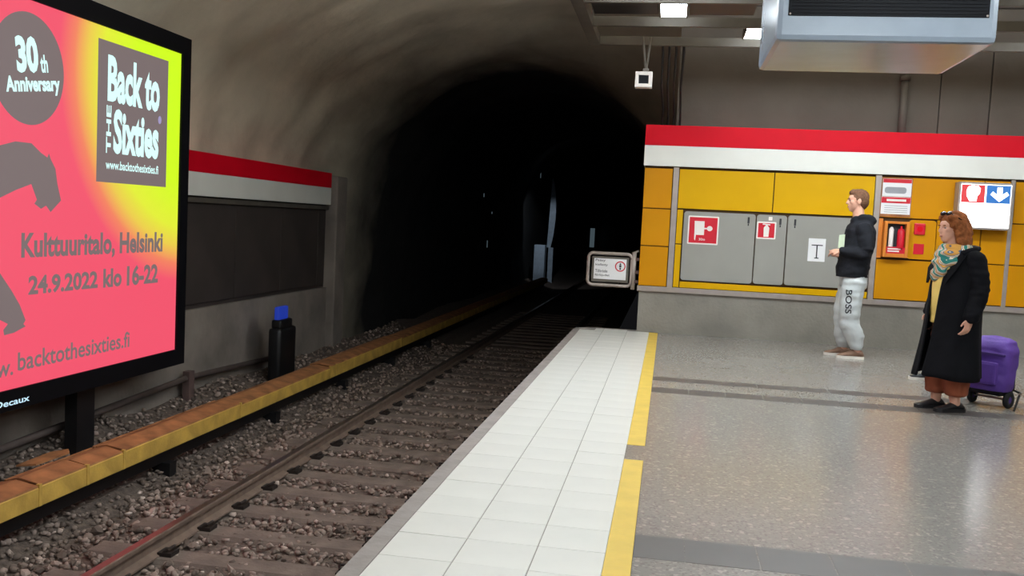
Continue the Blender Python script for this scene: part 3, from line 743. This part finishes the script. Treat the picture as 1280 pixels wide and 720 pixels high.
def edge_lamp(x, y0, y1, label, w=.2, z=3.20, h=.17):
    t = empty('ceiling_lamp', (x, (y0+y1)/2, z), label=label, cat='lamp', group='ceiling lamps')
    MB().box(x-.04, x+.04, y0+.02, y1-.02, z+h, z+h+.05, .006).build('spine', 'steel', t)
    MB().box(x-w/2, x+w/2, y0, y1, z, z+h, .01).build('diffuser', 'lamp_white', t)
    for y in (y0, y1): MB().box(x-w/2-.006, x+w/2+.006, y-.008, y+.008, z-.006, z+h+.006, .003).build('end_cap', 'steel', t)
    return t
def trunk(x0, x1, y, z=3.22): return MB().box(x0, x1, y-.2, y+.2, z, z+.08, .005)
tk = empty('cable_trunking', (0, 8.42, 3.22), label='black trunking either side of a short lamp on the steel frame', cat='trunking')
trunk(-.79, -.215, 8.42).build('trunk_box', 'black_metal', tk); trunk(.06, .62, 8.42).build('trunk_box', 'black_metal', tk)
lamp(-.195, .04, 8.42, 'short bright lamp between two black trunking boxes', .42)
lamp(.60, 2.8, 9.34, 'long bright lamp partly hidden behind the hanging display box', .40)
for ya, yb in ((6.0, 7.9), (3.9, 5.8), (-.2, 1.6), (-4.2, -2.3)): edge_lamp(-1.06, ya, yb, 'long lamp hung along the frame side above the white edge tiles')
for y in (4.45, 1.65, -1.1, -3.9): lamp(.8, 2.1, y, 'long ceiling lamp further back along the frame')
lamp(-.5, .45, 7.3, 'long ceiling lamp further back along the frame')
lamp(3.45, 4.8, 9.34, 'long ceiling lamp further back along the frame')
for y in (7.25, 4.45, 1.65, -1.1, -3.9): lamp(3.0, 4.3, y, 'long ceiling lamp further back along the frame')

# ---- hanging display box
db = empty('display_box', (1.16, 6.37, 2.45), label='pale grey hanging information display with a dark louvred screen', cat='display')
dx0, dx1, dy0, dy1, dz0, dz1 = .552, 1.787, 5.80, 6.90, 2.45, 3.08
MB().box(dx0, dx1, dy0, dy1, dz0, dz1, .035).build('casing', 'casing', db, False)
pf = MB().box(dx0+.065, dx1-.055, dy0-.006, dy0+.02, dz0+.145, dz1-.07, .003).build('screen', 'display_glass', db)
k = dz0+.16
while k < dz1-.09:
    MB().box(dx0+.08, dx1-.07, dy0-.010, dy0-.005, k, k+.006).build('louvre', 'black_plastic', pf); k += .02
for x in (dx0+.075, dx1-.065): MB().ell((x, dy0-.006, dz0+.155), (.007, .004, .007), 8, 6).build('screw', 'aluminium', pf)
for x in (.85, 1.5): MB().tube([(x, 6.35, dz1-.02), (x, 6.35, FZ0)], .03, 10).build('hanger', 'steel', db, True)
# ---- hanging square unit and cables at the corner
hb = empty('hanging_unit', (-.34, 9.6, 2.71), label='small white square box with dark centre hanging from two rods', cat='camera')
e = MB(); hx0, hx1, hz0, hz1 = -.432, -.262, 2.71, 2.865
for a in ((hx0, hx0+.035, hz0, hz1), (hx1-.035, hx1, hz0, hz1), (hx0+.035, hx1-.035, hz0, hz0+.035), (hx0+.035, hx1-.035, hz1-.035, hz1)): e.box(a[0], a[1], 9.55, 9.68, a[2], a[3], .004)
e.build('housing', 'sign_white', hb); MB().box(hx0+.03, hx1-.03, 9.575, 9.66, hz0+.03, hz1-.03).build('dark_face', 'display_glass', hb)
MB().tube([(-.33, 9.61, 2.86), (-.38, 9.61, 3.22)], .012, 8).build('rod', 'steel', hb); MB().tube([(-.33, 9.61, 2.86), (-.30, 9.61, 3.22)], .012, 8).build('rod', 'steel', hb)
MB().box(-.36, -.30, 9.58, 9.65, 2.86, 2.9, .004).build('bracket', 'steel', hb)
def cable(pts, r_=.014): return tag(MB().tube(pts, r_, 7).build('cable', 'cable', None, True), 'dark cable dropping from the lamp frame to the concrete corner', 'cable', 'cables at the wall corner')
for i, (xa, xb, z) in enumerate(((-.19, -.17, 2.78), (-.12, -.10, 2.7), (-.05, -.03, 2.72), (.03, .05, 2.66))):
    cable([(xa, 10.03, 3.30), (xa+.01, 10.1, 3.18), (xb-.02, 11.0, 2.95), (xb, UY-.03, z), (xb, UY-.03, 2.575)])

# ================================================================== DEEP TUNNEL
tc_ = empty('tunnel_cabinet', (-4.95, 36, -1.25), label='pale blue cabinet beside the track deep in the tunnel', cat='cabinet')
MB().box(-5.16, -4.74, 36, 36.5, -1.25, .43, .01).build('body', 'pale_cabinet', tc_); MB().box(-5.13, -4.97, 35.98, 36, -1.1, .38).build('door', 'pale_cabinet', tc_); MB().box(-4.93, -4.77, 35.98, 36, -1.1, .38).build('door', 'pale_cabinet', tc_)
ps = empty('lit_arch_sheet', (-4.8, 38, -1.25), label='tall narrow pale sheet standing in for a lit stretch of tunnel arch', cat='board')  # pale sheet stands in for a distant lit stretch of arch
pts = []
for k in range(13):
    t_ = k/12; pts.append((-4.93+.1*t_, 38, .3+2.85*t_))
for k in range(13):
    t_ = 1-k/12; pts.append((-4.93+.1*t_+.26*math.sin(math.pi*(t_*.85+.15))**.7, 38, .3+2.85*t_))
MB().prism(pts, (0, 0, 0), (0, .12, 0)).build('sheet', 'pale_cabinet', ps); MB().box(-4.86, -4.66, 38, 38.1, -1.25, .3).build('foot', 'pale_cabinet', ps)
tl = empty('tunnel_fill_lamp', (-4.2, 33, 3.4), label='small added lamp high in the tunnel to brighten the pale cabinet', cat='lamp')  # lamp added to brighten the cabinet and the pale sheet
MB().box(-4.32, -4.08, 32.9, 33.0, 3.25, 3.4, .01).build('housing', 'black_metal', tl)
MB().box(-4.31, -4.09, 33.0, 33.02, 3.26, 3.32, .005).build('tube', 'tunnel_fill_tube', tl)
ld = bpy.data.lights.new('tunnel_fill_light', 'SPOT'); ld.energy = 160; ld.spot_size = math.radians(48); ld.spot_blend = .5; ld.color = (.8, .9, 1); ld.shadow_soft_size = .05
lo = bpy.data.objects.new('tunnel_fill_light', ld); C.objects.link(lo); lo.parent = tl; lo.location = (0, .06, -.11)
lo.rotation_euler = (Vector((-4.85, 37, .6))-Vector((-4.2, 33.06, 3.29))).to_track_quat('-Z', 'Y').to_euler()
q = tag(MB().box(-6.35, -6.0, 76.0, 76.3, -.5, 1.05, .02).build('distant_post', 'painted_glint'), 'marker post at the bend of the tunnel, dim bluish highlight painted as glow', 'post')
for i, (px, py, Y, h_) in enumerate(((588, 190, 24, .03), (635, 203, 30, .10), (676, 218, 36, .14), (605, 244, 25, .05), (615, 266, 26, .03), (609, 305, 26, .10))):
    p = on_y(px, py, Y)
    tag(MB().box(p.x-.012, p.x+.012, Y-.01, Y+.01, p.z-h_, p.z+h_, .004).build('reflector', 'painted_glint'), 'tiny reflective marker, shine painted as glow, on a bracket against the dark tunnel wall', 'reflector', 'tunnel reflectors')

# ================================================================== PEOPLE
def bend_tube(mb, a, k, b, ra, rk, rb, seg=14, n=6):
    a, k, b = Vector(a), Vector(k), Vector(b); pts = []; rr = []
    for i in range(n): t_ = i/n; pts.append(a.lerp(k, t_)); rr.append(ra+(rk-ra)*t_)
    for i in range(n+1): t_ = i/n; pts.append(k.lerp(b, t_)); rr.append(rk+(rb-rk)*t_)
    for _ in range(2):
        for i in range(1, len(pts)-1): pts[i] = pts[i]*.5+(pts[i-1]+pts[i+1])*.25
    mb.tube(pts, rr, seg, rounded=True)
def hand(mb, w, d, nrm, curl, thumb):
    """wrist, direction, palm normal (side the fingers curl to), curl in radians, thumb side +-1"""
    w = Vector(w); d = Vector(d).normalized(); nrm = Vector(nrm); nrm = (nrm-d*nrm.dot(d)).normalized(); s = d.cross(nrm)*thumb
    for i in range(5): mb.ell(w+d*(.02+.017*i), (.02, .02, .02))
    Rm = Matrix((d, s, nrm)).transposed()
    mb.ell(w+d*.05, (.05, .040, .017), rot=Rm)
    for i, (o_, L) in enumerate(((.029, .070), (.010, .078), (-.010, .072), (-.028, .056))):
        p = w+d*.082+s*o_; pts = [w+d*.05+s*o_*.9, p]; dd = d.copy()
        for k, sg in enumerate((.45, .3, .25)):
            dd = (dd*math.cos(curl*.6)+nrm*math.sin(curl*.6)).normalized(); p = p+dd*L*sg; pts.append(p)
            d2 = dd; nn = (nrm-d*0).normalized(); nrm2 = nrm*math.cos(curl*.6)-d*math.sin(curl*.6)
        mb.tube(pts, [.0095, .009, .0085, .008, .007], 8, rounded=True)
    p = w+d*.025+s*.03; mb.tube([w+d*.015+s*.012, p, p+d*.025+s*.018+nrm*.008, p+d*.05+s*.02+nrm*.018], [.013, .012, .010, .008], 8, rounded=True)
def head(mb, c, s=1.0, fw=1.0):
    """c = centre of the head; faces +x"""
    E_ = lambda o_, r_: mb.ell((c[0]+o_[0]*s, c[1]+o_[1]*s, c[2]+o_[2]*s), tuple(q*s for q in r_))
    E_((-.012, 0, .03), (.098, .077, .09)); E_((.03, 0, -.035), (.062, .060, .075)); E_((.048, 0, -.082), (.034, .034, .030)); E_((.058, 0, .035), (.032, .055, .038))
    E_((.078, 0, .02), (.014, .045, .010))
    E_((.092, 0, -.022), (.020, .014, .014)); mb.tube([(c[0]+.082*s, c[1], c[2]+.02*s), (c[0]+.104*s, c[1], c[2]-.02*s)], [.010*s, .013*s], 8, rounded=True)
    E_((.076, 0, -.055), (.016, .024, .008)); E_((.074, 0, -.068), (.016, .021, .008))
    for sy in (-1, 1):
        E_((.055, sy*.042, -.01), (.026, .022, .022)); E_((-.005, sy*.078, -.005), (.020, .009, .032))
    mb.tube([(c[0]-.025*s, c[1], c[2]-.17*s), (c[0]-.012*s, c[1], c[2]-.05*s)], [.062*s, .056*s], 14, rounded=True)
def face_parts(t, c, s=1.0, brow='man_hair'):
    for sy in (-1, 1):
        P = lambda o_: (c[0]+o_[0]*s, c[1]+o_[1]*s, c[2]+o_[2]*s)
        e = MB().ell(P((.072, sy*.032, .006)), (.009*s, .013*s, .006*s), 10, 8).build('eye', 'eye_white', t, True)
        MB().ell(P((.0795, sy*.032, .006)), (.004*s, .006*s, .0055*s), 8, 6).build('iris', 'eye_dark', e, True)
        MB().ell(P((.088, sy*.033, .026)), (.007*s, .022*s, .005*s), 8, 6).build('eyebrow', brow, t, True)
    MB().ell((c[0]+.090*s, c[1], c[2]-.061*s), (.006*s, .022*s, .007*s), 10, 6).build('lips', 'lips', t, True)
def shoe(t, x, y, L, W, H, mt, sole_mt, toe_dir=0, low=False):
    ca, sa = math.cos(toe_dir), math.sin(toe_dir)
    Rm = Matrix(((ca, -sa, 0), (sa, ca, 0), (0, 0, 1))); P = lambda a, b, c_: Vector((x, y, 0))+Rm @ Vector((a, b, c_))
    n = 9; pts = []; ra = []; rb = []
    prof = [(-.5, .62, .62), (-.42, .84, .9), (-.25, .84, 1.0), (-.08, .82, .95), (.08, .92, .72), (.22, 1.0, .56), (.36, .95, .48), (.45, .75, .42), (.5, .45, .3)]
    up = MB(); V = []; F = []; sg = 14
    for (u, w_, h_) in prof:
        for k in range(sg):
            a = 2*math.pi*k/sg; yy_ = math.cos(a)*W/2*w_; zz = .018 + (math.sin(a)*.5+.5)*(H*h_-.018)
            if math.sin(a) > 0: yy_ *= (1-.35*math.sin(a)**2)
            V.append(P(u*L, yy_, zz))
    for j in range(len(prof)-1):
        for k in range(sg): F.append((j*sg+k, j*sg+(k+1) % sg, (j+1)*sg+(k+1) % sg, (j+1)*sg+k))
    F.append(tuple(range(sg))[::-1]); F.append(tuple((len(prof)-1)*sg+k for k in range(sg)))
    so = up.add(V, F).build('shoe', mt, t, True)
    ol = [(u*L*1.03, w_*W/2*1.06) for u, w_, _ in prof] + [(u*L*1.03, -w_*W/2*1.06) for u, w_, _ in prof[::-1]]
    MB().prism([P(a, b, 0) for a, b in ol], (0, 0, 0), (0, 0, .028)).build('sole', sole_mt, so)
    return so

# ---- the man: left side to the camera, looking along -X towards the track
MX, MY = 2.03, 10.57
man = empty('person', (MX, MY, 0), math.pi, 'person in black hooded jacket and grey sweatpants standing before the grey cabinets', 'person', local=True)
hc = (.048, 0, 1.695)
b = MB(); head(b, hc, 1.02)
b.tube([(.02, 0, .9), (.02, 0, 1.15), (.0, 0, 1.4), (.0, 0, 1.5)], [.12, .12, .12, .06], 16, [.15, .15, .17, .06], ref=(1, 0, 0))
LH, RH = (.205, .135, 1.155), (.185, -.06, 1.105)
bend_tube(b, (0, .17, 1.42), (-.045, .225, 1.14), LH, .05, .042, .03); bend_tube(b, (0, -.17, 1.42), (-.03, -.225, 1.12), RH, .05, .042, .03)
bend_tube(b, (0, .09, .92), (.05, .1, .5), (-.045, .1, .08), .08, .06, .04); bend_tube(b, (0, -.09, .92), (.08, -.1, .5), (.06, -.1, .08), .08, .06, .04)
hand(b, (.205, .135, 1.155), (.9, -.42, -.1), (-.25, -.5, -.8), .8, 1); hand(b, (.185, -.06, 1.105), (.8, .55, 0), (-.3, .3, .8), .7, 1)
b.remesh('body', 'skin', man, .006, 3)
face_parts(man, hc, 1.02)
h = MB(); h.ell((hc[0]-.022, 0, hc[2]+.045), (.101, .084, .092)); h.ell((hc[0]-.06, 0, hc[2]-.0), (.062, .078, .085)); h.ell((hc[0]+.03, 0, hc[2]+.092), (.062, .06, .040))
for sy in (-1, 1): h.ell((hc[0]+.008, sy*.072, hc[2]+.03), (.018, .010, .032))
h.remesh('hair', 'man_hair', man, .006, 2, .003, 40)
j = MB()
j.tube([(.05, 0, .875), (.05, 0, .94), (.025, 0, 1.1), (.0, 0, 1.25), (-.005, 0, 1.38), (-.005, 0, 1.45), (.0, 0, 1.5)], [.165, .172, .165, .165, .158, .125, .085], 24, [.19, .2, .2, .205, .205, .165, .09], ref=(1, 0, 0))
bend_tube(j, (-.01, .185, 1.40), (-.05, .245, 1.13), (.18, .15, 1.155), .082, .068, .052); bend_tube(j, (-.01, -.185, 1.40), (-.035, -.245, 1.12), (.16, -.085, 1.108), .082, .068, .052)
j.ell((-.085, 0, 1.495), (.075, .115, .062)); j.ell((-.03, .075, 1.515), (.075, .045, .045)); j.ell((-.03, -.075, 1.515), (.075, .045, .045)); j.ell((.055, .045, 1.49), (.045, .04, .045)); j.ell((.055, -.045, 1.49), (.045, .04, .045))
jk = j.remesh('jacket', 'jacket', man, .011, 3, .012, 9)
p = MB()
p.tube([(.03, 0, .78), (.03, 0, .9), (.04, 0, .95)], [.135, .145, .14], 20, [.19, .18, .17], ref=(1, 0, 0))
for sy, kx, ax in ((1, .065, -.03), (-1, .085, .065)):
    b_ = MB()
    pts = [(.03, sy*.09, .84), (.05, sy*.1, .7), (kx, sy*.105, .5), (kx-.01, sy*.105, .36), (ax+.01, sy*.103, .22), (ax, sy*.1, .14), (ax, sy*.1, .095)]
    p.tube(pts, [.125, .122, .112, .108, .095, .078, .06], 18, [.105, .105, .095, .09, .08, .07, .055], ref=(1, 0, 0))
tw = p.remesh('sweatpants', 'grey_sweat', man, .010, 3, .010, 8)
# BOSS down the outer side of the left leg, wrapped on the cloth
cu = bpy.data.curves.new('t', 'FONT'); cu.body = 'BOSS'; cu.size = 1; cu.offset = .012; cu.resolution_u = 3
o = bpy.data.objects.new('t', cu); C.objects.link(o); me = bpy.data.meshes.new_from_object(o.evaluated_get(bpy.context.evaluated_depsgraph_get())); bpy.data.objects.remove(o)
dgm = tw.data; off = tw.location; bv = BVHTree.FromPolygons([v.co+off for v in dgm.vertices], [tuple(q.vertices) for q in dgm.polygons])
xs_ = [v.co.x for v in me.vertices]; yz = [v.co.y for v in me.vertices]; ax0, ax1, ay0, ay1 = min(xs_), max(xs_), min(yz), max(yz)
for v in me.vertices:
    u_ = (v.co.x-ax0)/(ax1-ax0); w_ = (v.co.y-ay0)/(ay1-ay0)
    z_ = .745-.255*u_; x_ = .132-.062*w_-.008*u_          # letters run down, their tops towards the back
    hit = bv.ray_cast(Vector((x_, 1, z_)), Vector((0, -1, 0)))
    v.co = Vector((x_, (hit[0].y if hit[0] else .19)+.004, z_))
link('lettering', me, 'ink', tw)
shoe(man, .025, .1, .275, .10, .105, 'brown_shoe', 'sole'); shoe(man, .125, -.1, .275, .10, .105, 'brown_shoe', 'sole')
pg = MB().prism([(.165, .085, 1.185), (.225, .07, 1.185), (.222, .075, 1.325), (.165, .09, 1.335)], (0, 0, 0), (.002, .007, 0))
po = pg.build('folded_paper', 'pale_green')
po.location = Vector((MX, MY, 0)) + Vector((-po.location.x, -po.location.y, po.location.z)); po.rotation_euler = (0, 0, math.pi)
tag(po, 'small pale green folded paper tucked above the hands of the person in grey sweatpants', 'paper')

# ---- the woman: long open black coat, turned a little to the camera
WX, WY = 2.21, 7.64
wo = empty('person', (WX, WY, 0), math.radians(199), 'person in long open black coat with patterned scarf and auburn hair', 'person', local=True)
hc = (.085, 0, 1.405)
b = MB(); head(b, hc, .93)
b.tube([(.0, 0, .7), (.03, 0, .95), (.0, 0, 1.15), (0, 0, 1.25)], [.12, .13, .12, .06], 16, [.16, .16, .16, .06], ref=(1, 0, 0))
bend_tube(b, (-.02, .15, 1.19), (-.04, .215, .96), (.03, .235, .74), .045, .04, .027); bend_tube(b, (-.02, -.15, 1.19), (-.03, -.215, .96), (.05, -.225, .74), .045, .04, .027)
hand(b, (.03, .235, .745), (.22, -.02, -1), (.3, -.8, -.1), .6, -1); hand(b, (.05, -.225, .745), (.2, .02, -1), (.3, .8, -.1), .6, 1)
FT = ((.03, .075), (.09, -.085))
for (fxx, fy) in FT: bend_tube(b, (0, fy, .72), (.04, fy, .4), (fxx-.05, fy, .05), .08, .06, .036)
b.remesh('body', 'skin', wo, .006, 3)
face_parts(wo, hc, .93, 'auburn')
h = MB()
C_ = lambda x, y, z: (hc[0]+x, y, hc[2]+z)
h.ell(C_(-.03, 0, .045), (.105, .092, .10)); h.ell(C_(-.085, 0, -.03), (.075, .098, .12)); h.ell(C_(-.105, 0, -.085), (.06, .09, .07))
for sy in (-1, 1):
    h.ell(C_(-.03, sy*.078, -.01), (.052, .028, .10)); h.ell(C_(-.045, sy*.085, -.085), (.05, .03, .05)); h.ell(C_(.03, sy*.055, .085), (.045, .038, .03)); h.ell(C_(.015, sy*.082, .04), (.03, .018, .04))
h.remesh('hair', 'auburn', wo, .006, 2, .005, 16)
sg_ = MB()
for sy in (-1, 1):
    sg_.ell(C_(.055, sy*.036, .118), (.012, .030, .020), rot=Matrix.Rotation(-.7, 3, 'Y')); sg_.tube([C_(.05, sy*.066, .112), C_(-.02, sy*.09, .07)], .0045, 6)
sg_.tube([C_(.062, -.012, .12), C_(.062, .012, .12)], .005, 6); sg_.build('sunglasses', 'lens', wo, True)
# mustard top and rust trousers
t_ = MB(); t_.tube([(.02, 0, .68), (.025, 0, .8), (.03, 0, .95), (.02, 0, 1.1), (.0, 0, 1.22)], [.145, .15, .15, .14, .10], 22, [.18, .18, .175, .17, .12], ref=(1, 0, 0)); t_.remesh('top', 'mustard', wo, .011, 3, .006, 8)
t_ = MB(); t_.tube([(0, 0, .62), (0, 0, .75)], [.14, .15], 18, [.17, .17], ref=(1, 0, 0))
for (fxx, fy) in FT: t_.tube([(0, fy, .66), (.01, fy, .4), (fxx-.05, fy, .22), (fxx-.05, fy, .14), (fxx-.05, fy, .125)], [.115, .10, .095, .088, .07], 16, [.09, .085, .085, .08, .065], ref=(1, 0, 0))
t_.remesh('trousers', 'rust', wo, .010, 3, .006, 9)
# coat: open-fronted sheet, thickened
rings = [(1.245, -.01, .085, .10, .55), (1.225, -.015, .12, .15, .5), (1.18, -.02, .145, .19, .40), (1.08, -.01, .168, .205, .31), (.95, 0, .18, .205, .27), (.8, .005, .186, .205, .25), (.65, .01, .192, .212, .22), (.5, .015, .204, .225, .19), (.36, .02, .224, .24, .17), (.265, .025, .236, .252, .15)]
V = []; F = []; na = 40
for (z, cx, rx, ry, op) in rings:
    for k in range(na+1):
        a = op+(2*math.pi-2*op)*k/na
        fold = .012*math.sin(a*7+z*2)*max(0, min(1, (.9-z)/.6))
        V.append((cx+(rx+fold)*math.cos(a), (ry+fold)*math.sin(a), z + (0.01*math.sin(a*3) if z < .3 else 0)))
for j_ in range(len(rings)-1):
    for k in range(na): F.append((j_*(na+1)+k, j_*(na+1)+k+1, (j_+1)*(na+1)+k+1, (j_+1)*(na+1)+k))
me = mesh(V, F); ot = bpy.data.objects.new('t', me); C.objects.link(ot)
q = ot.modifiers.new('s', 'SUBSURF'); q.levels = 1; q = ot.modifiers.new('d', 'SOLIDIFY'); q.thickness = .014; q.offset = 0
me2 = bpy.data.meshes.new_from_object(ot.evaluated_get(bpy.context.evaluated_depsgraph_get())); bpy.data.objects.remove(ot)
ct = link('coat', me2, 'coat', wo, True)
s_ = MB(); bend_tube(s_, (-.02, .165, 1.175), (-.045, .225, .96), (.025, .238, .755), .082, .072, .062); s_.remesh('sleeve', 'coat', ct, .011, 3, .008, 12)
s_ = MB(); bend_tube(s_, (-.02, -.165, 1.175), (-.035, -.225, .96), (.045, -.228, .755), .082, .072, .062); s_.remesh('sleeve', 'coat', ct, .011, 3, .008, 12)
for sy in (-1, 1):   # lapels and collar
    MB().prism([(.075, sy*.105, 1.235), (.13, sy*.085, 1.10), (.175, sy*.10, .98), (.125, sy*.165, 1.10), (.06, sy*.165, 1.20)], (0, 0, 0), (.012, sy*.012, .0)).build('lapel', 'coat', ct)
c_ = MB(); c_.tube([(.06, .12, 1.225), (-.03, .125, 1.25), (-.1, .075, 1.262), (-.12, 0, 1.265), (-.1, -.075, 1.262), (-.03, -.125, 1.25), (.06, -.12, 1.225)], .024, 10, rounded=True); c_.build('collar', 'coat', ct, True)
# scarf
mt = mat('scarf', (200, 180, 150), .9, bump=.2, bscale=40); nt = mt.node_tree
tcn = [n for n in nt.nodes if n.type == 'TEX_COORD'][0]
wv = nt.nodes.new('ShaderNodeTexWave'); wv.inputs['Scale'].default_value = 8; wv.inputs['Distortion'].default_value = 1.8; wv.bands_direction = 'DIAGONAL'
nt.links.new(tcn.outputs['Object'], wv.inputs['Vector']); rp = nt.nodes.new('ShaderNodeValToRGB'); rp.color_ramp.interpolation = 'CONSTANT'
ramp(rp.color_ramp, ((.0, (38, 120, 112)), (.22, (222, 212, 190)), (.42, (150, 86, 48)), (.6, (226, 220, 206)), (.78, (70, 92, 120)), (.9, (206, 150, 70))))
nt.links.new(wv.outputs['Fac'], rp.inputs['Fac']); nt.links.new(rp.outputs['Color'], nt.nodes['Principled BSDF'].inputs['Base Color'])
s_ = MB()
for (dz, R1, R2, tilt, r_) in ((1.235, .085, .085, .10, .036), (1.20, .115, .105, .20, .038), (1.16, .135, .115, .34, .036)):
    pts = [(R1*math.cos(2*math.pi*k/20)+.035, R2*math.sin(2*math.pi*k/20), dz-tilt*(R1*math.cos(2*math.pi*k/20)+R1)*.5+.03) for k in range(21)]
    s_.tube(pts, r_, 10)
s_.ell((.165, .02, 1.09), (.035, .075, .06)); s_.ell((.17, -.03, 1.05), (.028, .05, .06))
s_.remesh('scarf', 'scarf', wo, .009, 2, .008, 18)
for (fxx, fy) in FT: shoe(wo, fxx, fy, .235, .088, .082, 'black_shoe', 'black_shoe')

# ---- a third person, hidden behind the coat except for the shoes
tp = empty('person', (2.60, 9.12, 0), math.pi, 'person behind the black coat, only white-soled dark shoes showing', 'person', local=True)
hc = (.02, 0, 1.40)
b = MB(); head(b, hc, .92)
b.tube([(.0, 0, .8), (.0, 0, 1.0), (.0, 0, 1.15), (0, 0, 1.25)], [.1, .1, .1, .05], 16, [.13, .13, .14, .05], ref=(1, 0, 0))
for sy in (-1, 1):
    bend_tube(b, (0, sy*.14, 1.18), (-.03, sy*.17, .95), (.01, sy*.17, .74), .04, .036, .025); hand(b, (.01, sy*.17, .745), (.1, 0, -1), (.3, -.8*sy, -.1), .6, -sy)
bend_tube(b, (0, .075, .76), (-.04, .08, .42), (-.15, .08, .08), .07, .055, .035); bend_tube(b, (0, -.075, .76), (.08, -.08, .42), (.11, -.08, .08), .07, .055, .035)
b.remesh('body', 'skin', tp, .008, 3); face_parts(tp, hc, .92)
h = MB(); h.ell((hc[0]-.022, 0, hc[2]+.04), (.095, .08, .085)); h.ell((hc[0]-.055, 0, hc[2]), (.058, .074, .08)); h.remesh('hair', 'eye_dark', tp, .008, 2, .003, 40)
j = MB(); j.tube([(0, 0, .74), (0, 0, .95), (0, 0, 1.12), (0, 0, 1.2), (0, 0, 1.25)], [.12, .12, .125, .1, .07], 18, [.15, .15, .165, .13, .08], ref=(1, 0, 0))
for sy in (-1, 1): bend_tube(j, (0, sy*.145, 1.16), (-.03, sy*.175, .95), (.01, sy*.172, .77), .062, .055, .045)
j.remesh('jacket', 'navy', tp, .012, 3, .008, 10)
p = MB(); p.tube([(0, 0, .68), (0, 0, .8)], [.11, .115], 16, [.145, .14], ref=(1, 0, 0))
p.tube([(0, .07, .72), (-.04, .08, .42), (-.15, .08, .09)], [.095, .08, .065], 14, ref=(1, 0, 0)); p.tube([(0, -.07, .72), (.08, -.08, .42), (.11, -.08, .09)], [.095, .08, .065], 14, ref=(1, 0, 0))
p.remesh('trousers', 'ink', tp, .011, 3, .006, 9)
shoe(tp, -.095, .08, .26, .095, .09, 'ink', 'sole'); shoe(tp, .16, -.08, .26, .095, .09, 'ink', 'sole')

# ---- purple shopping trolley behind the coat
TX, TY = 2.625, 8.0
tb = empty('shopping_trolley', (TX, TY, 0), math.radians(-44), 'purple fabric shopping trolley with black wheels behind the black coat', 'trolley', local=True)
# local x = along the axle, y = depth, leaning back (towards +y)
g_ = MB(); V = []; F = []; sgm = 28
secs = [(.13, .15, .10, .0), (.16, .165, .115, .0), (.28, .175, .12, .01), (.40, .178, .122, .02), (.48, .17, .115, .03), (.53, .145, .095, .04), (.558, .10, .06, .045), (.566, .02, .01, .045)]
for z, a_, b_, dy in secs:
    for k in range(sgm):
        a = 2*math.pi*k/sgm; ca, sa = math.cos(a), math.sin(a); e_ = .55
        V.append((a_*math.copysign(abs(ca)**e_, ca), dy+b_*math.copysign(abs(sa)**e_, sa), z))
for j_ in range(len(secs)-1):
    for k in range(sgm): F.append((j_*sgm+k, j_*sgm+(k+1) % sgm, (j_+1)*sgm+(k+1) % sgm, (j_+1)*sgm+k))
F.append(tuple(range(sgm))[::-1]); F.append(tuple((len(secs)-1)*sgm+k for k in range(sgm)))
g_.add(V, F); g_.remesh('bag', 'purple', tb, .009, 2, .010, 9)
MB().box(-.11, .11, -.145, -.09, .19, .37, .02).build('front_pocket', 'purple', tb)
MB().box(-.165, .165, -.125, -.112, .425, .445, .004).build('flap_seam', 'purple_dark', tb)
MB().box(-.14, .14, -.11, .11, .105, .14, .01).build('base_plate', 'black_plastic', tb)
MB().tube([(-.14, .03, .07), (.14, .03, .07)], .010, 8).build('axle', 'aluminium', tb)
for sx in (-1, 1):
    w_ = MB().lathe([(.028, -.016), (.062, -.018), (.070, -.008), (.070, .008), (.062, .018), (.028, .016), (.028, -.016)], 24, Matrix.Translation((sx*.145, .03, .0705)) @ Matrix.Rotation(math.pi/2, 4, 'Y')).build('wheel', 'rubber', tb, True)
    MB().lathe([(0, -.012), (.03, -.012), (.03, .012), (0, .012)], 16, Matrix.Translation((sx*.145, .03, .0705)) @ Matrix.Rotation(math.pi/2, 4, 'Y')).build('hub', 'purple_dark', w_)
    MB().box(sx*.12-.01, sx*.12+.01, .02, .04, .07, .12).build('wheel_bracket', 'black_metal', tb)
MB().tube([(-.12, .15, .13), (-.12, .155, .45), (-.09, .155, .50), (.09, .155, .50), (.12, .155, .45), (.12, .15, .13)], .010, 8).build('handle_frame', 'black_metal', tb)
MB().tube([(.12, .14, .14), (.20, .10, .13), (.23, .02, .12), (.23, -.05, .0)], .009, 8).build('stand', 'black_metal', tb)
